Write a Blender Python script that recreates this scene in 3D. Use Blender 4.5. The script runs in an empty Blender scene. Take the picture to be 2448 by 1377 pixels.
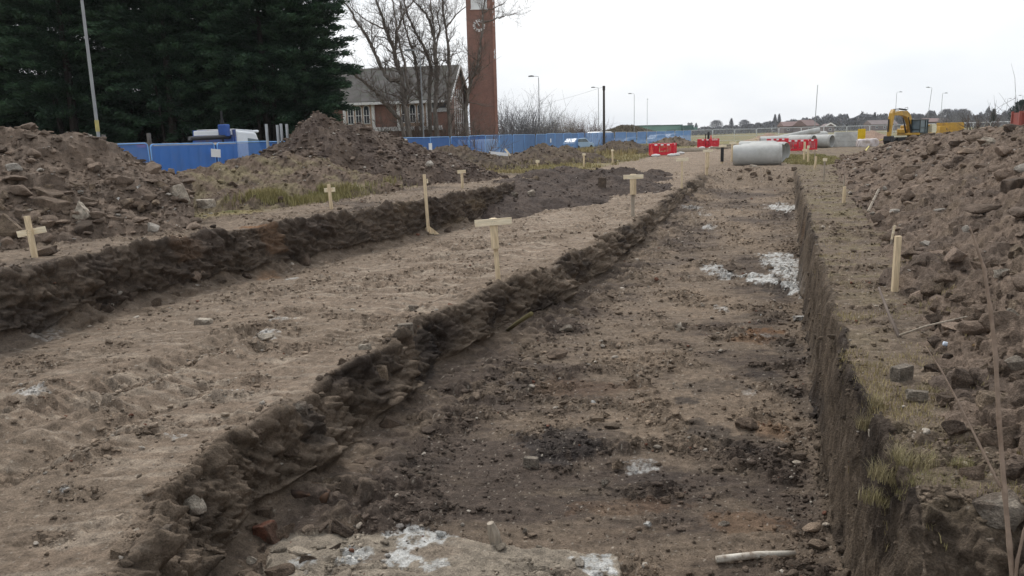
import bpy, math, random
import numpy as np
from mathutils import Vector
C = bpy.context.scene.collection
RNG = np.random.default_rng(7)
random.seed(11)
S = bpy.context.scene
# ------------------------------------------------------------------ camera geometry (metres; +Y runs along the trench)
FPX = 1900.0; CAMH = 2.0
_a, _p, _r = math.radians(18.4), math.radians(10.9), math.radians(1.5)
F = np.array([-math.sin(_a)*math.cos(_p), math.cos(_a)*math.cos(_p), -math.sin(_p)])
R0 = np.array([math.cos(_a), math.sin(_a), 0.0]); U0 = np.cross(R0, F)
RC = math.cos(_r)*R0 - math.sin(_r)*U0
UC = math.sin(_r)*R0 + math.cos(_r)*U0
CAM = np.array([0, 0, CAMH])
def ray(px, py): return F + RC*((px-1224)/FPX) + UC*((688.5-py)/FPX)
def PD(px, py, D): return CAM + ray(px, py)*D          # point at depth D along the view axis
def PZ(px, py, z=0.0):
    d = ray(px, py); return CAM + d*((z-CAMH)/d[2])
def hy(px): return 322-(px-1224)*0.0262                # image row of the horizon
def at(px, D, z=0.0):                                  # ground point under image column px at depth D
    q = PD(px, hy(px), D); return np.array([q[0], q[1], z])
AZR = math.atan2(R0[1], R0[0])                         # rotation that faces a thing's front (-Y) to the camera
# ------------------------------------------------------------------ noise
from concurrent.futures import ThreadPoolExecutor
_EX = ThreadPoolExecutor(4); _GT = np.linspace(0,2*math.pi,1024,endpoint=False); _GC = np.cos(_GT).astype(np.float32); _GS = np.sin(_GT).astype(np.float32)
def par(fn, *arr):
    n = len(arr[0]) if getattr(arr[0],'ndim',0) == 1 else 0
    if n < 60000: return fn(*arr)
    k = [(i*n)//8 for i in range(9)]
    return np.concatenate(list(_EX.map(lambda i: fn(*[q[k[i]:k[i+1]] for q in arr]), range(8))))
def _h(ix, iy, iz, s):
    h = (ix.astype(np.uint32)*np.uint32(374761393) + iy.astype(np.uint32)*np.uint32(668265263)
         + (iz.astype(np.uint32)*np.uint32(2147483647) if iz is not None else np.uint32(0)) + np.uint32(s*974711 + 1013))
    h = (h ^ (h >> np.uint32(13)))*np.uint32(1274126177)
    return h ^ (h >> np.uint32(16))
def _pn2(x, y, s):
    xi = np.floor(x); yi = np.floor(y); fx = (x-xi).astype(np.float32); fy = (y-yi).astype(np.float32); xi = xi.astype(np.int32); yi = yi.astype(np.int32)
    u = fx*fx*fx*(fx*(fx*6-15)+10); v = fy*fy*fy*(fy*(fy*6-15)+10)
    def g(i, j):
        k = _h(xi+i, yi+j, None, s) & np.uint32(1023); return _GC[k]*(fx-i)+_GS[k]*(fy-j)
    a = g(0,0); a += u*(g(1,0)-a); b = g(0,1); b += u*(g(1,1)-b)
    return (1.41*(a+v*(b-a))).astype(float)
def _pn3(x, y, z, s):
    xi, yi, zi = np.floor(x), np.floor(y), np.floor(z)
    w = [(q*q*(3-2*q)).astype(np.float32) for q in (x-xi, y-yi, z-zi)]; xi, yi, zi = xi.astype(np.int32), yi.astype(np.int32), zi.astype(np.int32)
    def g(i, j, k): return _h(xi+i, yi+j, zi+k, s).astype(np.float32)*np.float32(2/4294967295.0)-1
    def lx(j, k):
        a = g(0,j,k); return a+w[0]*(g(1,j,k)-a)
    def ly(k):
        a = lx(0,k); return a+w[1]*(lx(1,k)-a)
    a = ly(0); return (a+w[2]*(ly(1)-a)).astype(float)
def pn(x, y, z=None, s=0):
    x, y = np.broadcast_arrays(np.asarray(x, float), np.asarray(y, float))
    if z is None: return par(lambda a, b: _pn2(a, b, s), x, y)
    return par(lambda a, b, c: _pn3(a, b, c, s), x, y, np.asarray(z, float))
def _lumps(x, y, s):
    xi = np.floor(x).astype(np.int32); yi = np.floor(y).astype(np.int32); fx = (x-xi).astype(np.float32); fy = (y-yi).astype(np.float32)
    best = np.zeros_like(fx)
    for i in (-1, 0, 1):
        for j in (-1, 0, 1):
            h = _h(xi+i, yi+j, None, s)
            jx = (h & np.uint32(255)).astype(np.float32)/255; jy = ((h >> np.uint32(8)) & np.uint32(255)).astype(np.float32)/255
            rr = .25+.45*((h >> np.uint32(16)) & np.uint32(255)).astype(np.float32)/255
            d = ((fx-i-jx)**2+(fy-j-jy)**2)/(rr*rr)
            best = np.maximum(best, np.sqrt(np.clip(1-d, 0, 1))*rr*1.4)
    return best.astype(float)
def lumps(x, y, sc, s=0, z=None):                      # rounded clod-like bumps 0..1
    if z is not None: x = x+0.8*z; y = y+0.6*z
    return par(lambda a, b: _lumps(a, b, s), x/sc, y/sc)
def fbm(x, y, sc, o=4, z=None, s=0, g=0.5):
    r = 0; a = 1; t = 0; f = 1/sc
    for i in range(o):
        r = r + a*(pn(x*f+i*17.3, y*f-i*9.1, s=s+i) if z is None else pn(x*f+i*17.3, y*f-i*9.1, z*f+i*3.7, s=s+i))
        t += a; a *= g; f *= 2.03
    return r/t
def ss(a, b, x):
    t = np.clip((np.asarray(x, float)-a)/(b-a), 0, 1); return t*t*(3-2*t)
# ------------------------------------------------------------------ object helpers
def tag(o, label=None, cat=None, group=None, kind=None):
    if label: o['label'] = label
    if cat: o['category'] = cat
    if group: o['group'] = group
    if kind: o['kind'] = kind
    return o
def empty(name, label, cat, loc=(0,0,0), rz=0, group=None):
    o = bpy.data.objects.new(name, None); C.objects.link(o); o.location = tuple(loc); o.rotation_euler = (0,0,rz)
    o.empty_display_size = 0.3
    return tag(o, label, cat, group)
def copy_tree(o, parent=None):
    c = o.copy(); C.objects.link(c)
    if parent: c.parent = parent
    for ch in list(o.children): copy_tree(ch, c)
    return c
def mesh_np(name, V, faces, mat, parent=None, cols=None, smooth=False):
    """V (n,3); faces: list of (m,k) index arrays"""
    me = bpy.data.meshes.new(name); V = np.asarray(V, np.float32)
    me.vertices.add(len(V)); me.vertices.foreach_set('co', V.ravel())
    faces = [np.asarray(f, np.int32) for f in faces if len(f)]
    li = np.concatenate([f.ravel() for f in faces]); tot = np.concatenate([np.full(len(f), f.shape[1], np.int32) for f in faces])
    st = np.concatenate([[0], np.cumsum(tot)[:-1]]).astype(np.int32)
    me.loops.add(len(li)); me.loops.foreach_set('vertex_index', li)
    me.polygons.add(len(tot)); me.polygons.foreach_set('loop_start', st)
    try: me.polygons.foreach_set('loop_total', tot)
    except Exception: pass
    me.update(calc_edges=True)
    if smooth: me.polygons.foreach_set('use_smooth', np.ones(len(tot), bool))
    if cols is not None:
        at_ = me.attributes.new('Col', 'FLOAT_COLOR', 'POINT'); c = np.ones((len(V), 4), np.float32); c[:, :3] = cols
        at_.data.foreach_set('color', c.ravel())
    me.materials.append(mat)
    o = bpy.data.objects.new(name, me); C.objects.link(o)
    if parent: o.parent = parent
    return o
class MB:
    def __init__(s): s.v = []; s.f = []
    def add(s, vs, fs):
        n = len(s.v); s.v += [tuple(q) for q in vs]; s.f += [tuple(i+n for i in f) for f in fs]; return s
    def box(s, c, d, rz=0, ry=0, rx=0, bev=0.0):
        hx, hy_, hz = d[0]/2, d[1]/2, d[2]/2; b = min(bev, hx*.9, hy_*.9, hz*.9)
        if b <= 0:
            vs = [(i*hx, j*hy_, k*hz) for i in (-1,1) for j in (-1,1) for k in (-1,1)]
            fs = [(0,1,3,2),(4,6,7,5),(0,4,5,1),(2,3,7,6),(0,2,6,4),(1,5,7,3)]
        else:
            vs = []; fs = []
            pr = [(-hx+b,-hy_),(hx-b,-hy_),(hx,-hy_+b),(hx,hy_-b),(hx-b,hy_),(-hx+b,hy_),(-hx,hy_-b),(-hx,-hy_+b)]
            k = (hx-b)/hx; m = (hy_-b)/hy_
            for z, q in ((-hz,1),(-hz+b,0),(hz-b,0),(hz,1)):
                vs += [(x*(k if q else 1), y*(m if q else 1), z) for x, y in pr]
            for L in range(3):
                for i in range(8): fs.append((L*8+i, L*8+(i+1)%8, L*8+8+(i+1)%8, L*8+8+i))
            fs.append(tuple(range(7,-1,-1))); fs.append(tuple(range(24,32)))
        cx, sx = math.cos(rx), math.sin(rx); cy, sy = math.cos(ry), math.sin(ry); cz, sz = math.cos(rz), math.sin(rz)
        o = []
        for x, y, z in vs:
            y, z = y*cx-z*sx, y*sx+z*cx; x, z = x*cy+z*sy, -x*sy+z*cy; x, y = x*cz-y*sz, x*sz+y*cz
            o.append((x+c[0], y+c[1], z+c[2]))
        return s.add(o, fs)
    def tube(s, pts, rad, n=6, cap=True):
        pts = [np.asarray(q, float) for q in pts]; m = len(pts)
        if not hasattr(rad, '__len__'): rad = [rad]*m
        d = pts[-1]-pts[0]; ref = np.array([0,0,1.]) if abs(d[2]) < 0.9*np.linalg.norm(d)+1e-9 else np.array([1.,0,0])
        vs = []; fs = []
        for i in range(m):
            t = pts[min(i+1,m-1)]-pts[max(i-1,0)]; t = t/(np.linalg.norm(t)+1e-9)
            a = np.cross(t, ref); a /= (np.linalg.norm(a)+1e-9); b = np.cross(t, a)
            for k in range(n):
                w = 2*math.pi*k/n; vs.append(pts[i]+rad[i]*(math.cos(w)*a+math.sin(w)*b))
        for i in range(m-1):
            for k in range(n): fs.append((i*n+k, i*n+(k+1)%n, (i+1)*n+(k+1)%n, (i+1)*n+k))
        if cap: fs.append(tuple(range(n-1,-1,-1))); fs.append(tuple((m-1)*n+k for k in range(n)))
        return s.add(vs, fs)
    def lathe(s, prof, n=24, c=(0,0,0), axis='z', close=False):
        vs = []; fs = []; m = len(prof)
        for r, z in prof:
            for k in range(n):
                w = 2*math.pi*k/n; q = (r*math.cos(w), r*math.sin(w), z)
                if axis == 'x': q = (q[2], q[0], q[1])
                if axis == 'y': q = (q[0], q[2], q[1])
                vs.append((q[0]+c[0], q[1]+c[1], q[2]+c[2]))
        for i in range(m if close else m-1):
            j = (i+1) % m
            for k in range(n): fs.append((i*n+k, i*n+(k+1)%n, j*n+(k+1)%n, j*n+k))
        if not close: fs.append(tuple(range(n-1,-1,-1))); fs.append(tuple((m-1)*n+k for k in range(n)))
        return s.add(vs, fs)
    def prism(s, poly, y0, y1, plane='xz'):
        n = len(poly); vs = []
        for y in (y0, y1):
            for a, b in poly: vs.append((a, y, b) if plane == 'xz' else ((y, a, b) if plane == 'yz' else (a, b, y)))
        fs = [(i, (i+1)%n, n+(i+1)%n, n+i) for i in range(n)] + [tuple(range(n-1,-1,-1)), tuple(range(n,2*n))]
        return s.add(vs, fs)
    def build(s, name, mat, parent=None, off=None, smooth=False):
        me = bpy.data.meshes.new(name); v = s.v
        if off is not None: v = [(a-off[0], b-off[1], c-off[2]) for a, b, c in v]
        me.from_pydata(v, [], s.f); me.update()
        if smooth: me.polygons.foreach_set('use_smooth', [True]*len(me.polygons))
        me.materials.append(mat)
        o = bpy.data.objects.new(name, me); C.objects.link(o)
        if parent: o.parent = parent
        return o
def fixn(o):
    import bmesh
    b = bmesh.new(); b.from_mesh(o.data); bmesh.ops.recalc_face_normals(b, faces=b.faces); b.to_mesh(o.data); b.free(); return o
# ------------------------------------------------------------------ materials
def newmat(name):
    m = bpy.data.materials.new(name); m.use_nodes = True; nt = m.node_tree
    return m, nt, nt.nodes['Principled BSDF']
def mat(name, col, rough=0.7, var=0.15, sc=8.0, metal=0.0, stretch=None, bump=0.0, spec=0.3, dirt=None, dirtsc=1.5):
    """procedural colour: base colour varied by noise, optionally mixed with dirt patches"""
    m, nt, b = newmat(name); N = nt.nodes; L = nt.links
    tc = N.new('ShaderNodeTexCoord'); mp = N.new('ShaderNodeMapping'); L.new(tc.outputs['Object'], mp.inputs['Vector'])
    if stretch: mp.inputs['Scale'].default_value = stretch
    n = N.new('ShaderNodeTexNoise'); n.inputs['Scale'].default_value = sc; n.inputs['Detail'].default_value = 5
    L.new(mp.outputs[0], n.inputs['Vector'])
    r = N.new('ShaderNodeValToRGB'); L.new(n.outputs['Fac'], r.inputs[0])
    c = np.array(col); r.color_ramp.elements[0].position = 0.3; r.color_ramp.elements[1].position = 0.72
    r.color_ramp.elements[0].color = (*np.clip(c*(1-var),0,1), 1); r.color_ramp.elements[1].color = (*np.clip(c*(1+var),0,1), 1)
    out = r.outputs[0]
    if dirt is not None:
        n2 = N.new('ShaderNodeTexNoise'); n2.inputs['Scale'].default_value = dirtsc; n2.inputs['Detail'].default_value = 6; n2.inputs['Roughness'].default_value = 0.65
        L.new(mp.outputs[0], n2.inputs['Vector'])
        r2 = N.new('ShaderNodeValToRGB'); r2.color_ramp.elements[0].position = 0.48; r2.color_ramp.elements[1].position = 0.66
        L.new(n2.outputs['Fac'], r2.inputs[0]); mx = N.new('ShaderNodeMixRGB'); L.new(r2.outputs[0], mx.inputs[0])
        L.new(out, mx.inputs[1]); mx.inputs[2].default_value = (*dirt, 1); out = mx.outputs[0]
    L.new(out, b.inputs['Base Color']); b.inputs['Roughness'].default_value = rough; b.inputs['Metallic'].default_value = metal
    b.inputs['Specular IOR Level'].default_value = spec
    if bump:
        bp = N.new('ShaderNodeBump'); bp.inputs['Strength'].default_value = bump; bp.inputs['Distance'].default_value = 0.02
        L.new(n.outputs['Fac'], bp.inputs['Height']); L.new(bp.outputs[0], b.inputs['Normal'])
    return m
def soil_material(name, attr=True, col=(.1,.08,.06)):
    m, nt, b = newmat(name); N = nt.nodes; L = nt.links
    tc = N.new('ShaderNodeTexCoord')
    def noise(sc, det, rough=.6):
        n = N.new('ShaderNodeTexNoise'); n.inputs['Scale'].default_value = sc; n.inputs['Detail'].default_value = det
        n.inputs['Roughness'].default_value = rough; L.new(tc.outputs['Object'], n.inputs['Vector']); return n
    n1 = noise(9, 8, .7); n2 = noise(70, 4, .7)
    if attr: a = N.new('ShaderNodeAttribute'); a.attribute_name = 'Col'; src = a.outputs['Color']
    else: a = N.new('ShaderNodeRGB'); a.outputs[0].default_value = (*col,1); src = a.outputs[0]
    r1 = N.new('ShaderNodeMapRange'); r1.inputs['From Min'].default_value = .25; r1.inputs['From Max'].default_value = .75; r1.inputs['To Min'].default_value = .55; r1.inputs['To Max'].default_value = 1.45
    L.new(n1.outputs['Fac'], r1.inputs['Value'])
    r2 = N.new('ShaderNodeMapRange'); r2.inputs['From Min'].default_value = .3; r2.inputs['From Max'].default_value = .7; r2.inputs['To Min'].default_value = .6; r2.inputs['To Max'].default_value = 1.4
    L.new(n2.outputs['Fac'], r2.inputs['Value'])
    mu = N.new('ShaderNodeMath'); mu.operation = 'MULTIPLY'; L.new(r1.outputs[0], mu.inputs[0]); L.new(r2.outputs[0], mu.inputs[1])
    vm = N.new('ShaderNodeVectorMath'); vm.operation = 'SCALE'; L.new(src, vm.inputs[0]); L.new(mu.outputs[0], vm.inputs['Scale'])
    L.new(vm.outputs[0], b.inputs['Base Color']); b.inputs['Roughness'].default_value = .93; b.inputs['Specular IOR Level'].default_value = .18
    ad = N.new('ShaderNodeMath'); ad.operation = 'MULTIPLY_ADD'; L.new(n1.outputs['Fac'], ad.inputs[0]); ad.inputs[1].default_value = 2.0; L.new(n2.outputs['Fac'], ad.inputs[2])
    bp = N.new('ShaderNodeBump'); bp.inputs['Strength'].default_value = .9; bp.inputs['Distance'].default_value = .03
    L.new(ad.outputs[0], bp.inputs['Height']); L.new(bp.outputs[0], b.inputs['Normal'])
    return m
M = {}
M['soil'] = soil_material('soil')
M['wood'] = mat('pine', (.66,.53,.35), .75, .22, 14, stretch=(3,3,.35), bump=.15, dirt=(.46,.35,.22), dirtsc=3)
M['board'] = mat('pine_board', (.8,.7,.52), .75, .16, 14, stretch=(.35,3,3), bump=.15, dirt=(.62,.49,.31), dirtsc=3)
M['oldwood'] = mat('weathered_wood', (.34,.29,.23), .85, .3, 14, stretch=(3,3,.4), bump=.3)
M['bark'] = mat('bark', (.155,.132,.112), .9, .45, 5, bump=.5, stretch=(1,1,.4))
M['twig'] = mat('twig', (.125,.098,.08), .9, .3, 3)
M['graytwig'] = mat('gray_twig', (.165,.16,.165), .9, .3, .5)
M['redtwig'] = mat('red_twig', (.135,.088,.075), .9, .3, .5)
M['palegraytwig'] = mat('pale_twig', (.27,.25,.21), .9, .25, .7)
M['concrete'] = mat('pipe_concrete', (.46,.46,.44), .85, .14, 2.2, bump=.1, dirt=(.36,.355,.33), dirtsc=1.2)
M['rock'] = soil_material('rock')
M['steel'] = mat('galvanised', (.42,.44,.46), .5, .15, 3, metal=.5)
M['lamp'] = mat('lamp_column', (.3,.31,.32), .55, .15, 2, metal=.3)
M['dark'] = mat('dark_plastic', (.02,.02,.022), .5, .2, 5)
M['red'] = mat('barrier_red', (.62,.02,.04), .5, .15, 3, dirt=(.42,.03,.04), dirtsc=2.5)
M['white'] = mat('white_plastic', (.78,.78,.78), .5, .06, 3)
M['lime'] = mat('white_chalk', (.62,.62,.6), .9, .2, 12, bump=.3)
M['bluetube'] = mat('blue_frame', (.2,.42,.78), .45, .1, 3)
M['yellow'] = mat('plant_yellow', (.5,.29,.045), .45, .15, 2, dirt=(.32,.2,.06), dirtsc=1.6)
M['black'] = mat('rubber_black', (.015,.015,.016), .8, .3, 5)
M['glass'] = mat('cab_glass', (.12,.16,.18), .12, .2, 2, spec=.6)
M['brick'] = None
# ------------------------------------------------------------------ the dug ground
XL = ([0,8,12,14,16,19,22,26,31,36,46],[-10.5,-10.35,-10.45,-10.2,-9.8,-9.4,-9.15,-8.95,-9.2,-9.6,-9.6])
XM = ([0,2.6,3.4,4.2,5,6.5,8,10,12.4,15.4,21.5,28,37,45],[-3.2,-3.3,-3.75,-4.2,-4.2,-4.4,-4.52,-4.62,-4.38,-4.0,-3.8,-3.76,-3.6,-3.4])
XR = ([0,4.7,6.7,11.8,16,23.5,33,45],[.7,.66,.56,.58,.62,.7,.8,.9])
def base(x, y):
    zL = .25*(1-ss(32,46,y)) - .75*ss(-21.8,-25.5,x)*1.0
    zm = (-.5-.2*ss(-6,-9.6,x))*(1-ss(20,46,y))
    zf = -1.22+.59*ss(15,38,y)
    zf = zf + (.02-zf)*ss(37.2,41.5,y+.6*pn(x/1.3,y*0,s=3)) - .0
    near = ss(3.3,4.4,y+.35*pn(x/.7,x*0+2,s=8)+.15*pn(x/.2,x*0+5,s=18))
    zR = -1.12*(1-near)
    w = 1-ss(38,48,y)
    xl = np.interp(y,*XL)+.3*pn(y/1.9,y*0,s=1)+.12*pn(y/.6,y*0,s=2)
    xm = np.interp(y,*XM)+.24*pn(y/1.5,y*0+5,s=3)+.1*pn(y/.5,y*0,s=4)
    xr = np.interp(y,*XR)+.07*pn(y/1.6,y*0+9,s=5)+.06*pn(y/.45,y*0,s=6)+.03
    tl = np.clip((x-xl)/(.55+.3*pn(y/1.3,y*0,s=12)),0,1); kl = .7+.3*pn(y/.8,y*0,s=13); tl = kl*ss(0,.5,tl)+(1-kl)*tl
    slump = .72+.25*pn(y/2.1,y*0+3,s=9)+.1*pn(y/.6,y*0,s=10)
    wm = np.interp(y,[4,9,14,20,30,40],[.62,.68,.62,.6,.85,1.1])*(1+.45*pn(y/1.9,y*0,s=14))
    tm = np.clip((x-xm)/wm,0,1); tm = slump*ss(0,.45,tm)+(1-slump)*tm**.8
    tr = ss(-.1,.05,x-xr-.04); tr = tr*.95+.05*np.clip((x-xr+.22)/.2,0,1)
    z = zL*(1-tl)+zm*tl
    z = z*(1-tm)+zf*tm
    z = z*(1-tr)+zR*tr
    z = z + (.35-z)*(1-ss(.9,2.5,y+.15*pn(x,x*0,s=77)))*ss(-5,-3,x)
    far = ss(150,600,np.hypot(x,y)); z = z*(1-far) + far*(-.4)
    z = z + .9*np.exp(-((x+3.6)**2/30+(y-52)**2/60))*0.0
    return z
def walls(x, y):                                       # 1 on the cut faces, used for roughness and soil kind
    e = .05
    g = np.hypot((base(x+e,y)-base(x-e,y))/(2*e), (base(x,y+e)-base(x,y-e))/(2*e))
    return np.clip(g/1.2,0,1), g
# blobs of lime, ash etc. given by image place and half-size, laid on the ground
def hit(px, py, zoff=0.0, fn=None):
    t = np.exp(np.linspace(math.log(1.5), math.log(260), 4000)); d = ray(px, py); fn = fn or base
    X = CAM[0]+d[0]*t; Y = CAM[1]+d[1]*t; Z = CAM[2]+d[2]*t
    k = np.argmax(Z < fn(X, Y)+zoff)
    return np.array([X[k], Y[k], float(fn(X[k:k+1], Y[k:k+1])[0])]), float(t[k])
WHITE = [(1000,1300,75,28,1),(850,1340,45,20,.9),(960,1345,40,22,1),(1425,1350,48,30,1),(725,1355,38,10,.9),(1040,1360,40,16,.8),
  (1715,650,32,16,.8),(1730,660,20,7,.8),(1870,497,38,7,.9),(1880,635,45,25,1),(1900,665,38,35,1),(1820,670,42,14,1),(1905,700,22,22,1),(1870,610,22,8,1),
  (1240,495,28,5,1),(1200,500,30,3,.7),(1725,740,18,7,.6),(1530,1112,45,18,.55),(635,805,28,10,.7),(485,770,22,6,.8),(555,938,28,6,.9),(75,935,38,8,.7),(160,1178,14,4,.7),(415,1042,30,5,.6),
  (100,800,45,10,.35),(480,845,22,6,.7),(670,760,30,4,.5),(700,665,18,4,.8),(1695,545,20,4,.6),(1650,500,25,3,.5),(1680,515,25,3,.5),(1790,940,25,6,.3),(1810,800,40,6,.25)]
ASH = [(1345,1065,85,42,1),(1000,855,38,20,.9),(1560,1140,90,30,.5),(1690,1030,60,25,.75),(1790,1060,80,25,.6),(1700,925,90,18,.55),(1830,900,50,16,.6),(1450,1050,50,40,.5),
  (1830,760,60,14,.5),(1250,930,40,18,.7),(720,1010,30,14,.8),(1920,970,30,90,.5),(1880,830,40,50,.5),(1000,1110,80,30,.3),(1860,690,45,20,.8),(30,790,80,30,.5),(1440,1180,120,30,.4),(1640,960,30,10,.9)]
RUST = [(1830,790,50,7,.8),(1800,810,60,12,.5),(1850,1030,50,22,.45),(650,580,40,10,1),(430,590,35,8,.6),(1920,560,20,14,.6),(1500,1210,150,22,.25),(1780,1250,110,30,.35),(640,665,26,6,.6),(1400,930,140,20,.2)]
def blobset(L):
    out = []
    for px, py, a, b, w in L:
        c,_ = hit(px, py); e1 = PZ(px+a, py, c[2]); e2 = PZ(px, py-b, c[2])
        ax = max(.04, np.linalg.norm(e1[:2]-c[:2])); by = min(max(.04, np.linalg.norm(e2[:2]-c[:2])), 2.5)
        out.append((c[0], c[1], ax, by, w, c[2]))
    return out
WB, AB, RB = blobset(WHITE), blobset(ASH), blobset(RUST)
ca, sa = R0[0], R0[1]
def bmask(B, x, y, rag=.55, z=None):
    m = np.zeros_like(x); n = None
    for cx, cy, ax, by, w, cz in B:
        sel = (np.abs(x-cx) < 2.2*max(ax,by)) & (np.abs(y-cy) < 2.2*max(ax,by))
        if z is not None: sel &= np.abs(z-cz) < .3
        if not sel.any(): continue
        dx = x[sel]-cx; dy = y[sel]-cy; u = (dx*ca+dy*sa)/ax; v = (-dx*sa+dy*ca)/by
        s_ = min(ax,by)
        d = np.sqrt(u*u+v*v)+rag*fbm(x[sel],y[sel],max(.12,.8*s_),3,s=31)+.35*fbm(x[sel],y[sel],.06,2,s=33)
        m[sel] = np.maximum(m[sel], w*(1-ss(.75,1.05,d)))
    return m
c_ = lambda *t: np.array(t)
TAN, BRN, DRK, BLK = c_(.238,.18,.132), c_(.186,.142,.104), c_(.083,.063,.05), c_(.03,.026,.025)
LIT, OLV, GRN = c_(.335,.272,.21), c_(.16,.13,.075), c_(.17,.16,.06)
def mix(a, b, t): return a*(1-t[:,None])+b*t[:,None]
def soilcol(x, y, z, w=None, kind=0):
    """albedo of the soil lying at x, y (kinds of soil, lime and ash; cut faces darker, tooth-mark tops paler)"""
    n = len(x); r = np.hypot(x,y)
    xs = x+.9*z; ys = y+.35*z                          # shear so that cut faces get detail over their height
    u = x*ca+y*sa; v = -x*sa+y*ca; n1 = fbm(x,y,2.6,5,s=40); n2 = fbm(u*.55+.9*z,v*1.35+.35*z,.5,4,s=41); n3 = fbm(xs,ys,.09,3,s=42)
    if w is None: w,_ = walls(x,y)
    xl = np.interp(y,*XL); xm = np.interp(y,*XM); xr = np.interp(y,*XR)
    mid = ss(-.1,.25,x-xl)*(1-ss(-.15,.1,x-xm)); flo = ss(0,.5,x-xm)*(1-ss(-.15,0,x-xr))*(1-ss(36,39,y)); rgt = ss(-.1,.1,x-xr); lft = 1-ss(-.2,.1,x-xl)
    fary = ss(34,50,y)
    col = np.repeat(BRN[None]*1.1, n, 0)
    st = fbm(u*.85,v*6.5,1.0,4,s=63)*1.2           # tooth marks of the digger bucket, coloured paler along their tops
    cm = mix(mix(np.repeat(TAN[None],n,0), np.repeat(BRN[None]*1.15,n,0), ss(-.3,.32,n1*.9+n2*.6+st*.55+.25*ss(6.5,4,y)-.22*np.exp(-((x+6.2)/2.2)**2-((y-14)/6)**2))), LIT, .75*ss(.02,.4,st+.4*n2-n1*.5))
    cm = mix(cm, BRN, .55*ss(-6.5,-9.5,x+.8*n1)*(1-fary)); cm = mix(cm, BRN*1.25, .7*ss(22,40,y))
    col = mix(col, cm, mid)
    cf = mix(mix(np.repeat(BRN[None]*1.08,n,0), DRK*1.1, ss(-.22,.36,n1+.75*n2+.12*ss(12,6,y))), c_(.23,.172,.122), .6*ss(.02,.42,-n1+.5*n2+.3*st))
    col = mix(col, cf, flo)
    cr = mix(mix(np.repeat(BRN[None]*.98,n,0), OLV, ss(-.1,.35,n2+.4*n1)*.8), DRK*1.2, ss(.1,.5,-n2+n3*.3)*.6)
    cr = mix(cr, BRN, ss(14,6,y)*.6)
    col = mix(col, cr, rgt)
    cl = mix(mix(np.repeat(BRN[None]*1.1,n,0), DRK*1.1, ss(-.1,.4,n1)), TAN*.9, .7*ss(.05,.35,n2-n1*.4))
    col = mix(col, cl, lft)
    # grass litter of the field to the left and far away
    gl = ss(-9.2,-11,x+.8*n1+.02*(y-50)*0)*ss(33,42,y+3*n1+.4*(x+10))
    gl = np.maximum(gl, ss(-12.3,-13.0,x+.9*n1)*ss(14,17,y)); gl = np.maximum(gl, ss(90,110,r+12*n1)); gl = np.maximum(gl, ss(-20,-22,x))
    g2 = np.exp(-(((x-1.9)/1.9)**2+((y-53)/9)**2)); gl = np.maximum(gl, ss(.4,.7,g2+.3*n1))
    col = mix(col, mix(np.repeat(c_(.25,.2,.1)[None],n,0), c_(.16,.15,.065), ss(-.3,.3,n2+n1)), gl)
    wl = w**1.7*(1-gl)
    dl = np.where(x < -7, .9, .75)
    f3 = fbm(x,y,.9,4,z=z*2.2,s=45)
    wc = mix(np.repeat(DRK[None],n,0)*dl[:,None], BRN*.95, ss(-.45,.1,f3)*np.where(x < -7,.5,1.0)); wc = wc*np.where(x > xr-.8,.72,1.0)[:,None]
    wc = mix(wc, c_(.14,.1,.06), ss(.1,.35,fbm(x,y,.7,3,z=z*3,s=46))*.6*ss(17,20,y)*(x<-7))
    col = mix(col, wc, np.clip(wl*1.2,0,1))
    col = mix(col, DRK*.95, .75*ss(-8.6,-9.4,x-(np.interp(y,*XL)+9.3))*ss(.35,-.2,n1)*(1-lft)*(y<30))
    col = mix(col, c_(.31,.262,.205), .92*inslab(x,y)*(1-.5*ss(.1,.35,n2)))
    col = mix(col, c_(.2,.1,.045), .8*bmask(RB,x,y,.55,z)*(1-.6*w)); col = mix(col, BLK*1.25, bmask(AB,x,y,.9,z)*.72)
    wm_ = bmask(WB,x,y,.8,z)*(1-.85*w); n4 = fbm(xs,ys,.035,3,s=47); col = mix(col, c_(.56,.555,.53), .93*wm_*ss(-.32,.26,n3*.8+.6*n2+.9*n4+.28*wm_-.1))
    col *= (1+.38*n3+.3*n2)[:,None]
    sp = fbm(xs,ys,.04,2,s=48); col = mix(col, c_(.38,.33,.27), .85*ss(.4,.58,sp)*(1-gl)*(1-.7*w)*(r<30)); col = mix(col, DRK*.7, .6*ss(-.38,-.55,sp)*(1-gl)*(r<30))
    return np.clip(col,.008,.9)
SLAB = np.array([PZ(a,b,-1.21)[:2] for a,b in ((655,1315),(700,1292),(790,1284),(930,1290),(1000,1278),(1075,1284),(1150,1306),(1300,1318),(1480,1332),(1500,1460),(600,1460))])
def inslab(x, y):
    m = np.zeros(len(x)); k = np.where((y < 7.5)&(y > 2.5)&(x > -5.2)&(x < 0))[0]
    if not len(k): return m
    xx = x[k]+.07*fbm(x[k],y[k],.25,3,s=88); yy = y[k]+.07*fbm(x[k],y[k],.25,3,s=89); ins = np.zeros(len(k),bool); P = SLAB
    for i in range(len(P)):
        (x1,y1),(x2,y2) = P[i-1],P[i]; c = ((y1>yy)!=(y2>yy)); ins ^= c & (xx < (x2-x1)*(yy-y1)/(y2-y1+1e-12)+x1)
    m[k] = ins; return m
FURROW = [((0,1080),(350,935),(640,800)),((0,1010),(300,900),(560,790))]
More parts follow.
